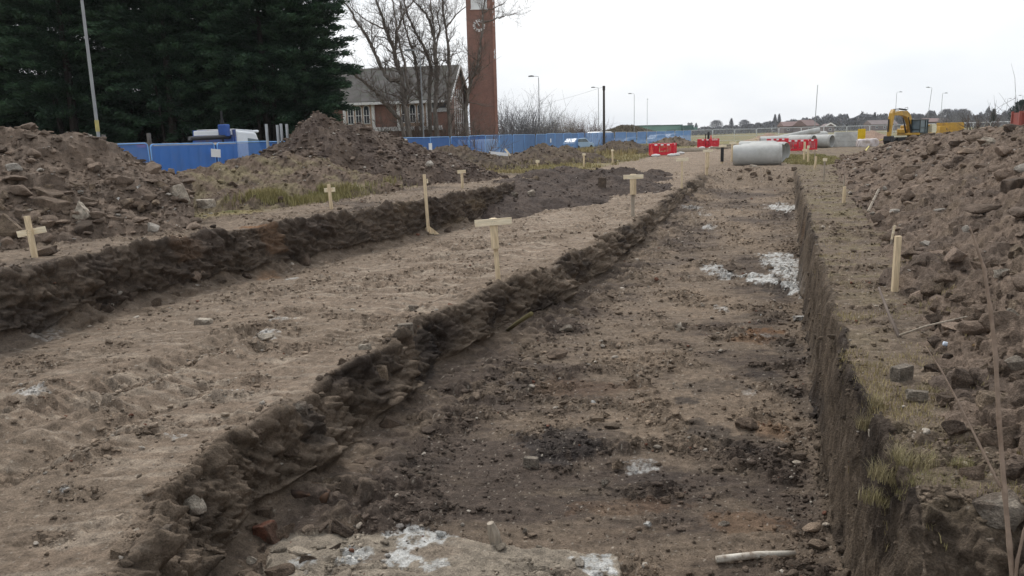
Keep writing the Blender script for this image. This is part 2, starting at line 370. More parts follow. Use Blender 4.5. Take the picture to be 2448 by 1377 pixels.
def rough(x, y, z, w, r):
    """height of clods, tooth marks and stones above the smooth ground"""
    xl = np.interp(y,*XL); xm = np.interp(y,*XM); xr = np.interp(y,*XR)
    mid = ss(0,.4,x-xl)*(1-ss(-.3,0,x-xm)); flo = ss(.1,.8,x-xm)*(1-ss(-.2,0,x-xr)); rgt = ss(0,.15,x-xr)
    m1 = fbm(x,y,1.9,3,s=50); u = x*ca+y*sa; v = -x*sa+y*ca; m2 = fbm(u*.7,v*1.5,.7,3,s=51)
    d = .05*fbm(u*.8,v,1.3,4,s=52)*(1-.6*mid)
    cl = ss(.0,.3,m2+.6*m1)                            # where loose clods lie; smeared and flat between
    nearf = 1-ss(12,22,r); wf = np.clip(w*1.25,0,1)**2.2; slab = inslab(x,y)
    a1 = (.12+.95*cl)*np.where(flo>.5,1.15,.85)*(1-.8*wf)*(1-.75*slab)
    l1 = lumps(u*.8,v*1.15,.17,60,z); l2 = lumps(u*.85+.3,v*1.1,.085,61,z)
    d = d + a1*(.06*l1*ss(-.1,.3,m1+m2)+.036*l2+.012*nearf*fbm(x,y,.055,2,s=59))
    d = d + (1-wf)*.012*fbm(u*.6,v*1.6,.22,3,s=58)+.025*slab
    ck = np.abs(fbm(u*.6,v*1.2,.4,3,s=55)); d = d-(.25+.75*cl)*.035*(1-ss(0,.1,ck))*(1-wf)
    tt = fbm(u*.65+.02*x,v*1.35,.42,3,s=110)*9; fr = tt-np.floor(tt); d = d+(1-wf)*(1-slab)*(.3+.7*cl)*.017*(np.floor(tt)-tt+ss(.72,1,fr)+fr*.0)*(1-ss(14,26,r))
    st = fbm(u*.85,v*6.5,1.0,3,s=63); tm_ = ss(-.2,.2,fbm(x,y,2.4,2,s=57))
    d = d + mid*tm_*.032*st*(1-ss(25,40,y))+flo*.02*fbm(u*.8,v*4,.9,3,s=65)
    blk = lumps(x+.4*z,y+.3*z,.4,75,z*1.5); blk2 = lumps(x,y,.24,76,z*1.7)
    rs = (x > xr-.9)*1.0
    d = d + wf*(1-rs)*(.16*fbm(x,y,.6,3,z=z*1.2,s=67)+.07*blk+.09*blk2+.07*fbm(y*1.3,z*6.5,1.0,3,s=112)+.07*lumps(x,y,.12,78,z*1.6)+.04*lumps(x,y,.06,79,z*1.6)+.07*fbm(x,y,.09,3,z=z,s=69))
    d = d + wf*rs*(.018*lumps(x+.9*z,y+.5*z,.11,78)+.012*lumps(x+.9*z,y+.5*z,.055,79)+.05*fbm(x*.6,y*.8,.25,3,z=z*.7,s=70)+.03*fbm(x,y*1.4,.06,2,z=z*.35,s=71))*(1+.5*(1-ss(4.2,5.2,y)))
    d = d + (1-ss(0,.9,np.abs(x-xm-.9)))*(.09*lumps(x,y,.3,77,z)+.05*l1)*(y<36)*(1-slab)
    for q0,q1_ in ((-8.2,-6.6),(-6.9,-5.3)):
        for q in (q0,q1_):
            xx_ = x-q-.05*(y-10)-.25*pn(y/4,y*0,s=int(-q*10)); rut = np.exp(-(xx_/.2)**4); d = d+mid*rut*(-.035+.022*np.sign(np.sin(y*2*math.pi/.17+3*xx_))*ss(-.2,.15,m1))*(1-ss(24,38,y))+mid*.03*np.exp(-((np.abs(xx_)-.3)/.1)**2)*(.6+m2)*(1-ss(24,38,y))
    # ridge of mud pushed up along the middle strip
    for q in FUR:
        dd = np.full_like(x, 9.)
        for (ax,ay),(bx,by) in zip(q[:-1],q[1:]):
            vx,vy = bx-ax,by-ay; t = np.clip(((x-ax)*vx+(y-ay)*vy)/(vx*vx+vy*vy),0,1); dd = np.minimum(dd, np.hypot(x-ax-t*vx,y-ay-t*vy))
        d = d + np.exp(-(dd/.16)**2)*(.04+.05*m2+.05*l1) - .05*np.exp(-((dd-.4)/.2)**2)
    wm_ = bmask([b for b in WB if b[1] > 12 and b[1] < 18 and b[0] > -2],x,y,.12,z); d = d + .05*ss(.1,.9,wm_)
    return d*(1-ss(60,140,r))
FUR = [[tuple(hit(*q)[0][:2]) for q in L] for L in FURROW]
def polar(az, rr):
    A, Rr = np.meshgrid(az, rr); return (Rr*np.sin(A)).ravel(), (Rr*np.cos(A)).ravel()
def gridfaces(nr, nc):
    i = np.arange(nr*nc).reshape(nr,nc); return np.stack([i[:-1,:-1],i[:-1,1:],i[1:,1:],i[1:,:-1]],-1).reshape(-1,4)
def rows(r0, r1, k0, k1):
    out = [r0]
    while out[-1] < r1: out.append(out[-1]*(1+(k0 if out[-1] < 55 else k1)))
    return np.array(out)
dense = np.radians(np.arange(-54,19,.08))
AZ = np.concatenate([np.radians(np.arange(-176,-54,2.0)), dense, np.radians(np.arange(19,178,2.0))])
AZ = np.append(AZ, AZ[0]+2*math.pi)
RR = np.concatenate([rows(.7,2.6,.03,.03)[:-1], rows(2.6,9,.0024,.0024)[:-1], rows(9,22,.0026,.0026)[:-1], rows(22,1800,.0045,.014)])
gx, gy = polar(AZ, RR)
def lift(x, y, extra=0.0):
    z = base(x,y); w,_ = walls(x,y); r = np.hypot(x,y); e = .03
    nx = -(base(x+e,y)-base(x-e,y))/(2*e); ny = -(base(x,y+e)-base(x,y-e))/(2*e); nl = np.sqrt(nx*nx+ny*ny+1)
    d = rough(x,y,z,w,r)+extra
    if not np.isscalar(extra): d = d+w*w*np.where(x > np.interp(y,*XR)-.9,.35,1.0)*(.05*fbm(x,y,.11,3,z=z,s=120)+.035*lumps(x+.9*z,y+.5*z,.07,121)+.02*lumps(x+.9*z,y+.5*z,.035,122)-.03*(1-ss(0,.12,np.abs(fbm(x,y,.22,3,z=z,s=123)))))
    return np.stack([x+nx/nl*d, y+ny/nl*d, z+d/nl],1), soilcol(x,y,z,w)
V, col = lift(gx,gy); FC = [gridfaces(len(RR),len(AZ))]
# the cut faces again as their own fine skin, sampled evenly up the face
def skin(X, o0, o1, y0, y1, nc):
    ys = rows(y0,y1,.0032,.0032); xs = np.interp(ys,*X)[:,None]+np.linspace(o0,o1,260)[None]; Y = np.repeat(ys[:,None],260,1)
    Z = base(xs.ravel(),Y.ravel()).reshape(xs.shape); sl = np.concatenate([np.zeros((len(ys),1)),np.cumsum(np.hypot(np.diff(xs,axis=1),np.diff(Z,axis=1)),1)],1)
    q = np.linspace(0,1,nc); x = np.stack([np.interp(q*sl[i,-1],sl[i],xs[i]) for i in range(len(ys))]); y = np.repeat(ys[:,None],nc,1); ex = np.repeat((.022-.07*(1-ss(0,.1,q))-.07*(1-ss(0,.1,1-q)))[None],len(ys),0)
    return lift(x.ravel(),y.ravel(),ex.ravel())+(gridfaces(len(ys),nc),)
for a_ in ((XL,-.55,1.05,6.5,36,110),(XM,-.5,1.15,2.8,36,130)):
    v_,c2,f_ = skin(*a_); FC.append(f_+len(V)); V = np.concatenate([V,v_]); col = np.concatenate([col,c2])
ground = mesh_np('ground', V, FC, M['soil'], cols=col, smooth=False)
tag(ground, 'brown excavated soil of the site with a long trench and a stepped strip', kind='structure')
del V, col
def G(x, y): return float(base(np.array([x]),np.array([y]))[0])
# ------------------------------------------------------------------ clods
def ico(sub):
    t = (1+5**.5)/2
    v = [np.array(q,float) for q in [(-1,t,0),(1,t,0),(-1,-t,0),(1,-t,0),(0,-1,t),(0,1,t),(0,-1,-t),(0,1,-t),(t,0,-1),(t,0,1),(-t,0,-1),(-t,0,1)]]
    f = [(0,11,5),(0,5,1),(0,1,7),(0,7,10),(0,10,11),(1,5,9),(5,11,4),(11,10,2),(10,7,6),(7,1,8),(3,9,4),(3,4,2),(3,2,6),(3,6,8),(3,8,9),(4,9,5),(2,4,11),(6,2,10),(8,6,7),(9,8,1)]
    for _ in range(sub):
        nf = []; c = {}
        def mp(a,b):
            k = (min(a,b),max(a,b))
            if k not in c: c[k] = len(v); v.append((v[a]+v[b])/2)
            return c[k]
        for a,b,d in f:
            x,y,z = mp(a,b),mp(b,d),mp(d,a); nf += [(a,x,z),(b,y,x),(d,z,y),(x,y,z)]
        f = nf
    v = np.array([q/np.linalg.norm(q) for q in v]); return v, np.array(f)
def rockshape(sub, seed, ang=.5):
    """angular broken lump: a sphere cut by random planes, then roughened"""
    g = np.random.default_rng(seed); v,f = ico(sub); v = v.copy()
    for _ in range(12):
        n = g.normal(size=3); n /= np.linalg.norm(n); dd = g.uniform(.35,.78); t = v@n
        v -= np.outer(np.clip(t-dd,0,None)*(.75+.25*ang), n)
    v *= (1+.09*pn(v[:,0]*1.7+seed, v[:,1]*1.7, v[:,2]*1.7, s=seed)+.07*pn(v[:,0]*4+seed, v[:,1]*4, v[:,2]*4, s=seed+1))[:,None]
    return v, f
LO = [rockshape(0, 100+i) for i in range(8)]; HI = [rockshape(1, 200+i) for i in range(8)]; MD = [rockshape(2, 250+i) for i in range(10)]; XH = [rockshape(3, 300+i, 1) for i in range(12)]
def rotm(g, n):
    q = g.normal(size=(n,4)); q /= np.linalg.norm(q,axis=1)[:,None]; a,b,c,d = q.T
    return np.stack([np.stack([1-2*(c*c+d*d),2*(b*c-a*d),2*(b*d+a*c)],-1),np.stack([2*(b*c+a*d),1-2*(b*b+d*d),2*(c*d-a*b)],-1),np.stack([2*(b*d-a*c),2*(c*d+a*b),1-2*(b*b+c*c)],-1)],1)
def clods(P, size, cols, shapes, g):
    """merged clods: returns V, F, colours"""
    Vs=[];Fs=[];Cs=[];o=0; k = g.integers(0,len(shapes),len(P))
    for i,(v,f) in enumerate(shapes):
        s_ = np.where(k==i)[0]
        if not len(s_): continue
        R = rotm(g,len(s_)); sc = size[s_,None]*g.uniform(.55,1.3,(len(s_),3))
        vv = np.einsum('nij,mj->nmi',R,v)*sc[:,None,:]*np.array([1.15,1.15,.7])+P[s_,None,:]
        Vs.append(vv.reshape(-1,3)); Fs.append((f[None]+(np.arange(len(s_))*len(v))[:,None,None]+o).reshape(-1,3)); o += len(s_)*len(v)
        Cs.append(np.repeat(cols[s_],len(v),0))
    return np.concatenate(Vs),np.concatenate(Fs),np.concatenate(Cs)
g = np.random.default_rng(5)
n = 420000
az = g.uniform(math.radians(-52),math.radians(17),n); r = 1/g.uniform(1/45.,1/2.2,n)
r = np.where(g.random(n)<.35, np.exp(g.uniform(math.log(4),math.log(42),n)), r)
x = r*np.sin(az); y = r*np.cos(az)
ne = 150000; ye = 1/g.uniform(1/36.,1/3.2,ne); wh = g.random(ne); xe = np.where(wh<.4,np.interp(ye,*XL)+g.uniform(-.45,.75,ne),np.where(wh<.8,np.interp(ye,*XM)+g.uniform(-.35,1.2,ne),np.interp(ye,*XR)+g.uniform(-.25,.1,ne)))
x = np.concatenate([x,xe]); y = np.concatenate([y,ye]); r = np.hypot(x,y); n = len(x); isw = np.arange(n)>=n-ne; w_,gg = walls(x,y)
xl = np.interp(y,*XL); xm = np.interp(y,*XM); xr = np.interp(y,*XR)
m1 = fbm(x,y,1.9,3,s=50); m2 = fbm((x*ca+y*sa)*.7,(-x*sa+y*ca)*1.5,.7,3,s=51)
flo = (x>xm)&(x<xr)&(y<37); mid = (x>xl)&(x<=xm); rgt = x>=xr; toe = np.exp(-((x-xm-.9)/.5)**2)+np.exp(-((x-xl-.6)/.35)**2)*.8+np.exp(-((x-xr+.25)/.15)**2)*.5
pr = np.where(flo,.46,np.where(mid,.3,np.where(rgt,.32,.3)))*(.1+1.6*ss(.0,.3,m2+.6*m1))*(1-.8*inslab(x,y))+.5*toe*(y<38)+.35*(y>38)*(y<43)*(x>-3.6)*(x<.6)
pr = np.where((y>43),.12,pr); pr = np.where((x<-12.3)&(y<40),.25,pr); pr = np.where((x<-10)&(y>40),.0,pr); pr = np.where(w_>.5,np.where(x>xr-.5,np.where(y<5,.03,.14),.38),np.where(isw,0,pr))
px_ = r/795.
size = px_*np.exp(g.normal(-.1,.7,n))
size = np.minimum(size, np.where(flo|(toe>.4),.042,.034)*np.exp(g.normal(0,.3,n))); size = np.maximum(size,px_*.45); size = np.where(isw,np.minimum(size*g.choice([.8,1.1,1.7],n),.07),size)
big = (g.random(n)<.006*(toe>.3)); size = np.where(big, g.uniform(.04,.085,n), size)
ok = (g.random(n)<pr)&(r>2.3); x,y,size,r = x[ok],y[ok],size[ok],r[ok]
z = base(x,y); w_,_ = walls(x,y); z = z+rough(x,y,z,w_,r)*.9+size*.38
col = soilcol(x,y,z,w_)*g.uniform(.75,1.5,len(x))[:,None]
pale = g.random(len(x)); col = np.where((pale<.03)[:,None], c_(.42,.37,.31)*g.uniform(.7,1.2,len(x))[:,None], col); col = np.where((pale>.992)[:,None], c_(.19,.09,.06), col)
Pn = np.stack([x,y,z],1)
def clodset(P, size, col, r, g):
    pxs = size/r*795; Vs=[];Fs=[];Cs=[];o=0
    for lo,h,sh in ((0,2.6,LO),(2.6,6,HI),(6,1e9,MD)):
        k = (pxs>=lo)&(pxs<h)
        if k.any():
            a,b,c = clods(P[k],size[k],col[k],sh,g); Vs.append(a);Fs.append(b+o);Cs.append(c);o+=len(a)
    return np.concatenate(Vs),np.concatenate(Fs),np.concatenate(Cs)
A = clodset(Pn,size,col,r,g)
cl = mesh_np('soil_clods', A[0], [A[1]], M['rock'], cols=A[2])
tag(cl, 'loose brown soil clods and small stones scattered over the dug ground', 'soil clods', kind='stuff')
print('clods', len(x), 'ground verts', len(gx))
# ------------------------------------------------------------------ spoil heaps
MOUNDS = []
def conefun(comps, zb):
    comps = [(c[0], c[1], c[2], R) for c, R in comps]
    def fn(x, y):
        z = np.full_like(x, -9.)
        wx = x+.35*pn(x/1.1,y/1.1,s=81)+.15*pn(x/.4,y/.4,s=82); wy = y+.35*pn(x/1.1,y/1.1,s=83)+.15*pn(x/.4,y/.4,s=84)
        for cx, cy, cz, R in comps:
            d = np.hypot(wx-cx, wy-cy)/R; d = np.sqrt(d*d+.012)-.11
            q = zb+(cz-zb)*np.where(d<1,1-d-.10*np.sin(np.clip(d,0,1)*2*math.pi)*.5,-(d-1)*1.0)
            k = .12; z = np.maximum(z,q)+np.where(np.abs(z-q)<k,(k-np.abs(z-q))**2/(4*k),0)
        return z
    return fn
def heap(label, fn, azr, rr, colf, rgh=1.0, clod=0, res=.085, name='spoil_heap', clsize=1.0, group='heaps of dug soil', streak=None):
    az = np.radians(np.arange(azr[0],azr[1],res)); R = rows(rr[0],rr[1],.0055,.0055)
    x,y = polar(az,R); r = np.hypot(x,y); z = fn(x,y)
    e = .08; nx = -(fn(x+e,y)-fn(x-e,y))/(2*e); ny = -(fn(x,y+e)-fn(x,y-e))/(2*e); nl = np.sqrt(nx*nx+ny*ny+1)
    m1 = fbm(x,y,1.2,3,s=90)
    d = rgh*(.16*fbm(x,y,.9,4,z=z,s=91)+.07*lumps(x,y,.34,92,z)*ss(-.1,.3,m1)+.05*lumps(x,y,.17,93,z)+.028*lumps(x+.2,y,.09,94,z)*(1-ss(20,34,r)))
    if streak is not None:
        u = x*math.cos(streak)+y*math.sin(streak); v = -x*math.sin(streak)+y*math.cos(streak)
        d = d*.6+.15*fbm(u*3.2+.3*z,v*.35,.9,3,s=95)+.06*fbm(u*9,v*1.2,.9,2,s=97)
    V = np.stack([x+nx/nl*d, y+ny/nl*d, z+d/nl],1); cols = colf(x,y,z,m1)
    cols = cols*(1+.3*fbm(x,y,.12,3,s=96)+.2*m1)[:,None]
    keep = z > base(x,y)-.12
    f = gridfaces(len(R),len(az)); f = f[keep[f].all(1)]
    us = np.unique(f); mp = np.full(len(V),-1); mp[us] = np.arange(len(us)); f = mp[f]; V = V[us]; cols = cols[us]
    Fl = [f]; 
    if clod:
        gg = np.random.default_rng(int(abs(azr[0])*10)+3); kk = gg.integers(0,len(V),clod*3); rr_ = np.hypot(V[kk,0],V[kk,1])
        kk = kk[gg.random(len(kk)) < np.clip((rr_/rr[1]),.12,1)]; kk = kk[:clod]; P = V[kk]; rr_ = np.hypot(P[:,0],P[:,1])
        sz = rr_/795*np.exp(gg.normal(-.25,.6,len(kk)))*clsize; sz = np.minimum(sz,.085*np.exp(gg.normal(0,.5,len(kk)))*clsize); bg_ = gg.random(len(kk))<.022; sz = np.where(bg_,gg.uniform(.06,.17,len(kk))*clsize,sz)
        cc = cols[kk]*gg.uniform(.7,1.45,len(kk))[:,None]; pale = gg.random(len(kk)); cc = np.where((pale<.05)[:,None],c_(.4,.36,.31)*gg.uniform(.6,1.15,len(kk))[:,None],cc)
        P = P+np.array([0,0,1])*sz[:,None]*.42
        A = clodset(P,sz,cc,rr_,gg); Fl.append(A[1]+len(V)); V = np.concatenate([V,A[0]]); cols = np.concatenate([cols,A[2]])
    o = mesh_np(name, V, Fl, M['soil'], cols=np.clip(cols,.01,.9), smooth=False)
    o.data.polygons.foreach_set('use_smooth', np.concatenate([np.zeros(len(f),bool)]+[np.zeros(len(q),bool) for q in Fl[1:]]))
    tag(o,label,'spoil heap',group); MOUNDS.append(fn); return o
def plaincol(c1, c2, bias=0):
    c1 = np.array(c1); c2 = np.array(c2)
    def f(x,y,z,m1): return mix(np.repeat(c1[None],len(x),0), c2, ss(-.25,.3,m1+bias+.4*fbm(x,y,.4,3,s=99)))
    return f
MC = plaincol((.2,.15,.113),(.125,.094,.072))
def grassy(x,y,z,m1):
    c = mix(np.repeat(c_(.15,.108,.078)[None],len(x),0), c_(.2,.165,.095), ss(-.15,.3,m1+.35*fbm(x,y,.3,3,s=99))*.85); return mix(c, c_(.07,.05,.04), ss(.15,.4,fbm(x,y,.7,3,s=98))*.7)
def domec(x,y,z,m1): return mix(plaincol((.125,.092,.067),(.075,.056,.043))(x,y,z,m1), c_(.17,.135,.085), .45*ss(.0,.3,fbm(x,y,.5,3,s=98)))
f1 = conefun([(PD(55,307,18),3.3),(PD(-60,325,17.5),3.4),(PD(-260,320,16.5),3.6),(PD(165,322,18.6),3.3),(PD(240,440,17.4),2.2),(PD(100,430,16.6),2.2),(PD(330,452,18),2.2),(PD(10,450,15.8),2.0)],.2)
heap('tallest brown spoil heap on the left edge with broken slabs at its foot',f1,(-66,-40),(11,27),MC,1.15,9000,clsize=1.25)
f2 = conefun([(PD(450,415,22.5),2.9),(PD(520,390,24),3.3),(PD(600,372,25.5),3.6),(PD(680,366,26.5),3.5),(PD(745,380,27.4),3.2),(PD(800,425,28),2.6)],.2)
heap('rounded grassy soil heap with slanting furrows in front of the truck',f2,(-47,-26),(17,34),grassy,.8,2600,streak=.25)
f3 = conefun([(PD(765,270,31),3.2),(PD(800,292,31.5),3.6),(PD(850,304,32.2),4.0),(PD(905,315,33),4.4),(PD(960,355,33),3.6),(PD(1010,405,32),2.4)],.2)
heap('high pointed dark spoil heap in front of the church',f3,(-37,-17),(23,42),plaincol((.135,.1,.077),(.085,.062,.05)),.95,6500,clsize=1.15)
f4 = conefun([(PD(1030,368,42),2.6),(PD(1065,348,42.5),2.9),(PD(1110,348,43.5),3.0),(PD(1150,370,44),2.6)],.1)
heap('low domed heap with grass strands near the white sign on the blue fence',f4,(-27.5,-17),(33,54),domec,.9,900,streak=.1)
f5 = conefun([(PD(1268,352,53),2.4),(PD(1300,341,54),3.0),(PD(1345,349,55),3.0),(PD(1385,370,55),2.4)],0.)
heap('long low lumpy heap right of the clock tower',f5,(-20,-10),(45,64),domec,1.0,700,res=.06)
f6 = conefun([(PD(1475,335,75),2.8),(PD(1500,337,75),2.8)],0.)
heap('small dark heap in the tall grass behind the timber pegs',f6,(-13,-7),(68,82),plaincol((.12,.09,.06),(.07,.052,.04)),1.0,300,res=.05)
f7 = conefun([(PD(1595,329,104),3.0),(PD(1615,326,105),3.4)],-.1)
heap('small pale brown heap farthest along the blue fence',f7,(-10,-4),(97,112),plaincol((.16,.12,.085),(.09,.07,.05)),1.0,200,res=.04)
f8 = conefun([(PZ(1150,452,.2),2.6),(PZ(1235,424,.45),3.6),(PZ(1300,404,.6),4.0),(PZ(1360,396,.64),4.2),(PZ(1425,406,.5),3.6),(PZ(1495,400,.4),3.2),(PZ(1560,405,.2),2.4)],-.62)
heap('low spread of dark spoil across the end of the left bank',f8,(-30,-3),(18,60),plaincol((.1,.075,.061),(.066,.05,.042)),.7,1500,group='low ridges of dark spoil',clsize=.8)
# long bank of spoil on the right of the trench
def f9(x, y):
    xf = np.interp(y,[0,4,6,9,14,21,30,36,44,52,58],[1.5,1.35,1.3,1.4,1.75,2.1,2.3,2.45,2.9,3.6,4.4])+.22*pn(y/1.3,y*0,s=71)+.1*pn(y/.4,y*0,s=72)
    hr = np.interp(y,[0,8,16,20,23,26,29,33,38,44,50,55,60],[2.1,2.0,1.85,1.98,1.7,1.62,1.62,1.56,1.42,1.22,.98,.55,-.2])+.16*pn(y/2.3,x/2.5,s=73)+.1*pn(y/.8,x/.9,s=74)
    hr = np.maximum(hr,.01); t = (x-xf)/3.5; q = np.where(t<1, np.where(t<0,t*8/np.maximum(hr,.3),t)*1.08, 1.08); k=.16
    q = np.where(q<1-k,q,np.where(q>1+k,1,q-(q-1+k)**2/(4*k)))
    z = hr*q-.04; z = z-np.clip(x-xf-5.5,0,None)*.25-2*ss(59,62,y)
    return z
def rcol(x,y,z,m1):
    c = plaincol((.205,.153,.116),(.135,.102,.08),-.05)(x,y,z,m1); return mix(c,c_(.21,.158,.112),.5*ss(.05,.35,fbm(x*.6+z,y*.9,.6,3,s=101))*ss(6,12,y))
heap('long high bank of brown spoil along the right of the trench',f9,(1.5,64),(2.6,66),rcol,1.35,30000,res=.085,clsize=1.45,name='spoil_bank',group='')
f10 = conefun([(at(1838,100,1.4),4.2),(at(1860,101,1.0),3.5)],-.2)
heap('smooth pinkish sand heap behind the row of pipes',f10,(-4,3.5),(97,113),plaincol((.3,.21,.16),(.27,.19,.145)),.3,0,res=.04,name='sand_heap',group='heaps of sand')
f11 = conefun([(at(2085,92,1.45),3.6),(at(2105,92,1.0),3.4)],-.2)
heap('pinkish sand heap behind the white bags near the digger',f11,(3,10),(93,110),plaincol((.3,.21,.16),(.27,.19,.145)),.3,0,res=.04,name='sand_heap',group='heaps of sand')
def surf(x, y):
    z = base(x,y)
    for fn in MOUNDS: z = np.maximum(z, fn(x,y))
    return z
def SG(x, y): return float(surf(np.array([float(x)]),np.array([float(y)]))[0])
# ------------------------------------------------------------------ single stones and slabs
GREYST, PALEST, BRNST, DRKST, TANST, CHALK, BRICKC = (.225,.192,.155),(.42,.365,.295),(.165,.122,.09),(.115,.086,.066),(.23,.175,.125),(.6,.58,.54),(.17,.075,.05)
def stone(px, py, w, h, col, label, cat='stone', group=None, name='stone', kind='lump', rz=None, face=None, seed=0, fn=None, tilt=0.0):
    p, D = hit(px, py+h*.35, fn=fn or surf); sx = w*D/FPX; sz = h*D/FPX; gg = np.random.default_rng(seed+int(px*7+py))
    v,f = XH[(int(px)+int(py)) % len(XH)]; v = v.copy()
    if kind == 'slab':
        gsl = ico(3)[0]; v = np.clip(gsl*1.5,-1,1)*(.9+.14*pn(gsl[:,0]*1.5,gsl[:,1]*1.5,gsl[:,2]*1.5,s=int(px)))[:,None]
    if kind == 'brick':
        gsl = ico(3)[0]; v = np.clip(gsl*1.75,-1,1)
    v = v/np.abs(v).max(0); dep = .75*max(sx,sz) if kind == 'lump' else .5*max(sx,sz)
    v = v*np.array([sx/2*1.05, dep/2, sz/2*1.1])
    a = gg.uniform(-.5,.5) if rz is None else rz; a += AZR*1.0
    t = tilt; xz = v.copy(); v[:,0] = xz[:,0]*math.cos(t)+xz[:,2]*math.sin(t); v[:,2] = -xz[:,0]*math.sin(t)+xz[:,2]*math.cos(t)
    c,s_ = math.cos(a),math.sin(a); v = np.stack([v[:,0]*c-v[:,1]*s_, v[:,0]*s_+v[:,1]*c, v[:,2]],1)
    cz = p[2]+sz*.36; P = np.array([p[0],p[1],cz])
    cols = np.repeat(np.array(col)[None],len(v),0)*(1+.3*pn(v[:,0]*14+px,v[:,1]*14,v[:,2]*14,s=3)+.25*pn(v[:,0]*40+px,v[:,1]*40,v[:,2]*40,s=4))[:,None]
    d = fbm(v[:,0]+px,v[:,1]+v[:,2],.25,3,s=7); cols = np.where((d>.12)[:,None] & (kind!='brick'), cols*.35+c_(.12,.09,.068)*.65, cols)
    if face is not None:
        k = (v@(R0*-.25-F*.6+np.array([0,0,-.25]))) > face*max(sx,sz)*.5; cols = np.where(k[:,None], np.array(CHALK)*(1+.25*pn(v[:,0]*30,v[:,1]*30,v[:,2]*30,s=9))[:,None], cols)
    o = mesh_np(name, v, [f], M['rock'], cols=np.clip(cols,.01,.9)); o.location = P
    return tag(o,label,cat,group)

def proj(p):
    d = np.asarray(p)-CAM; w = d@F; return 1224+FPX*(d@RC)/w, 688.5-FPX*(d@UC)/w, w
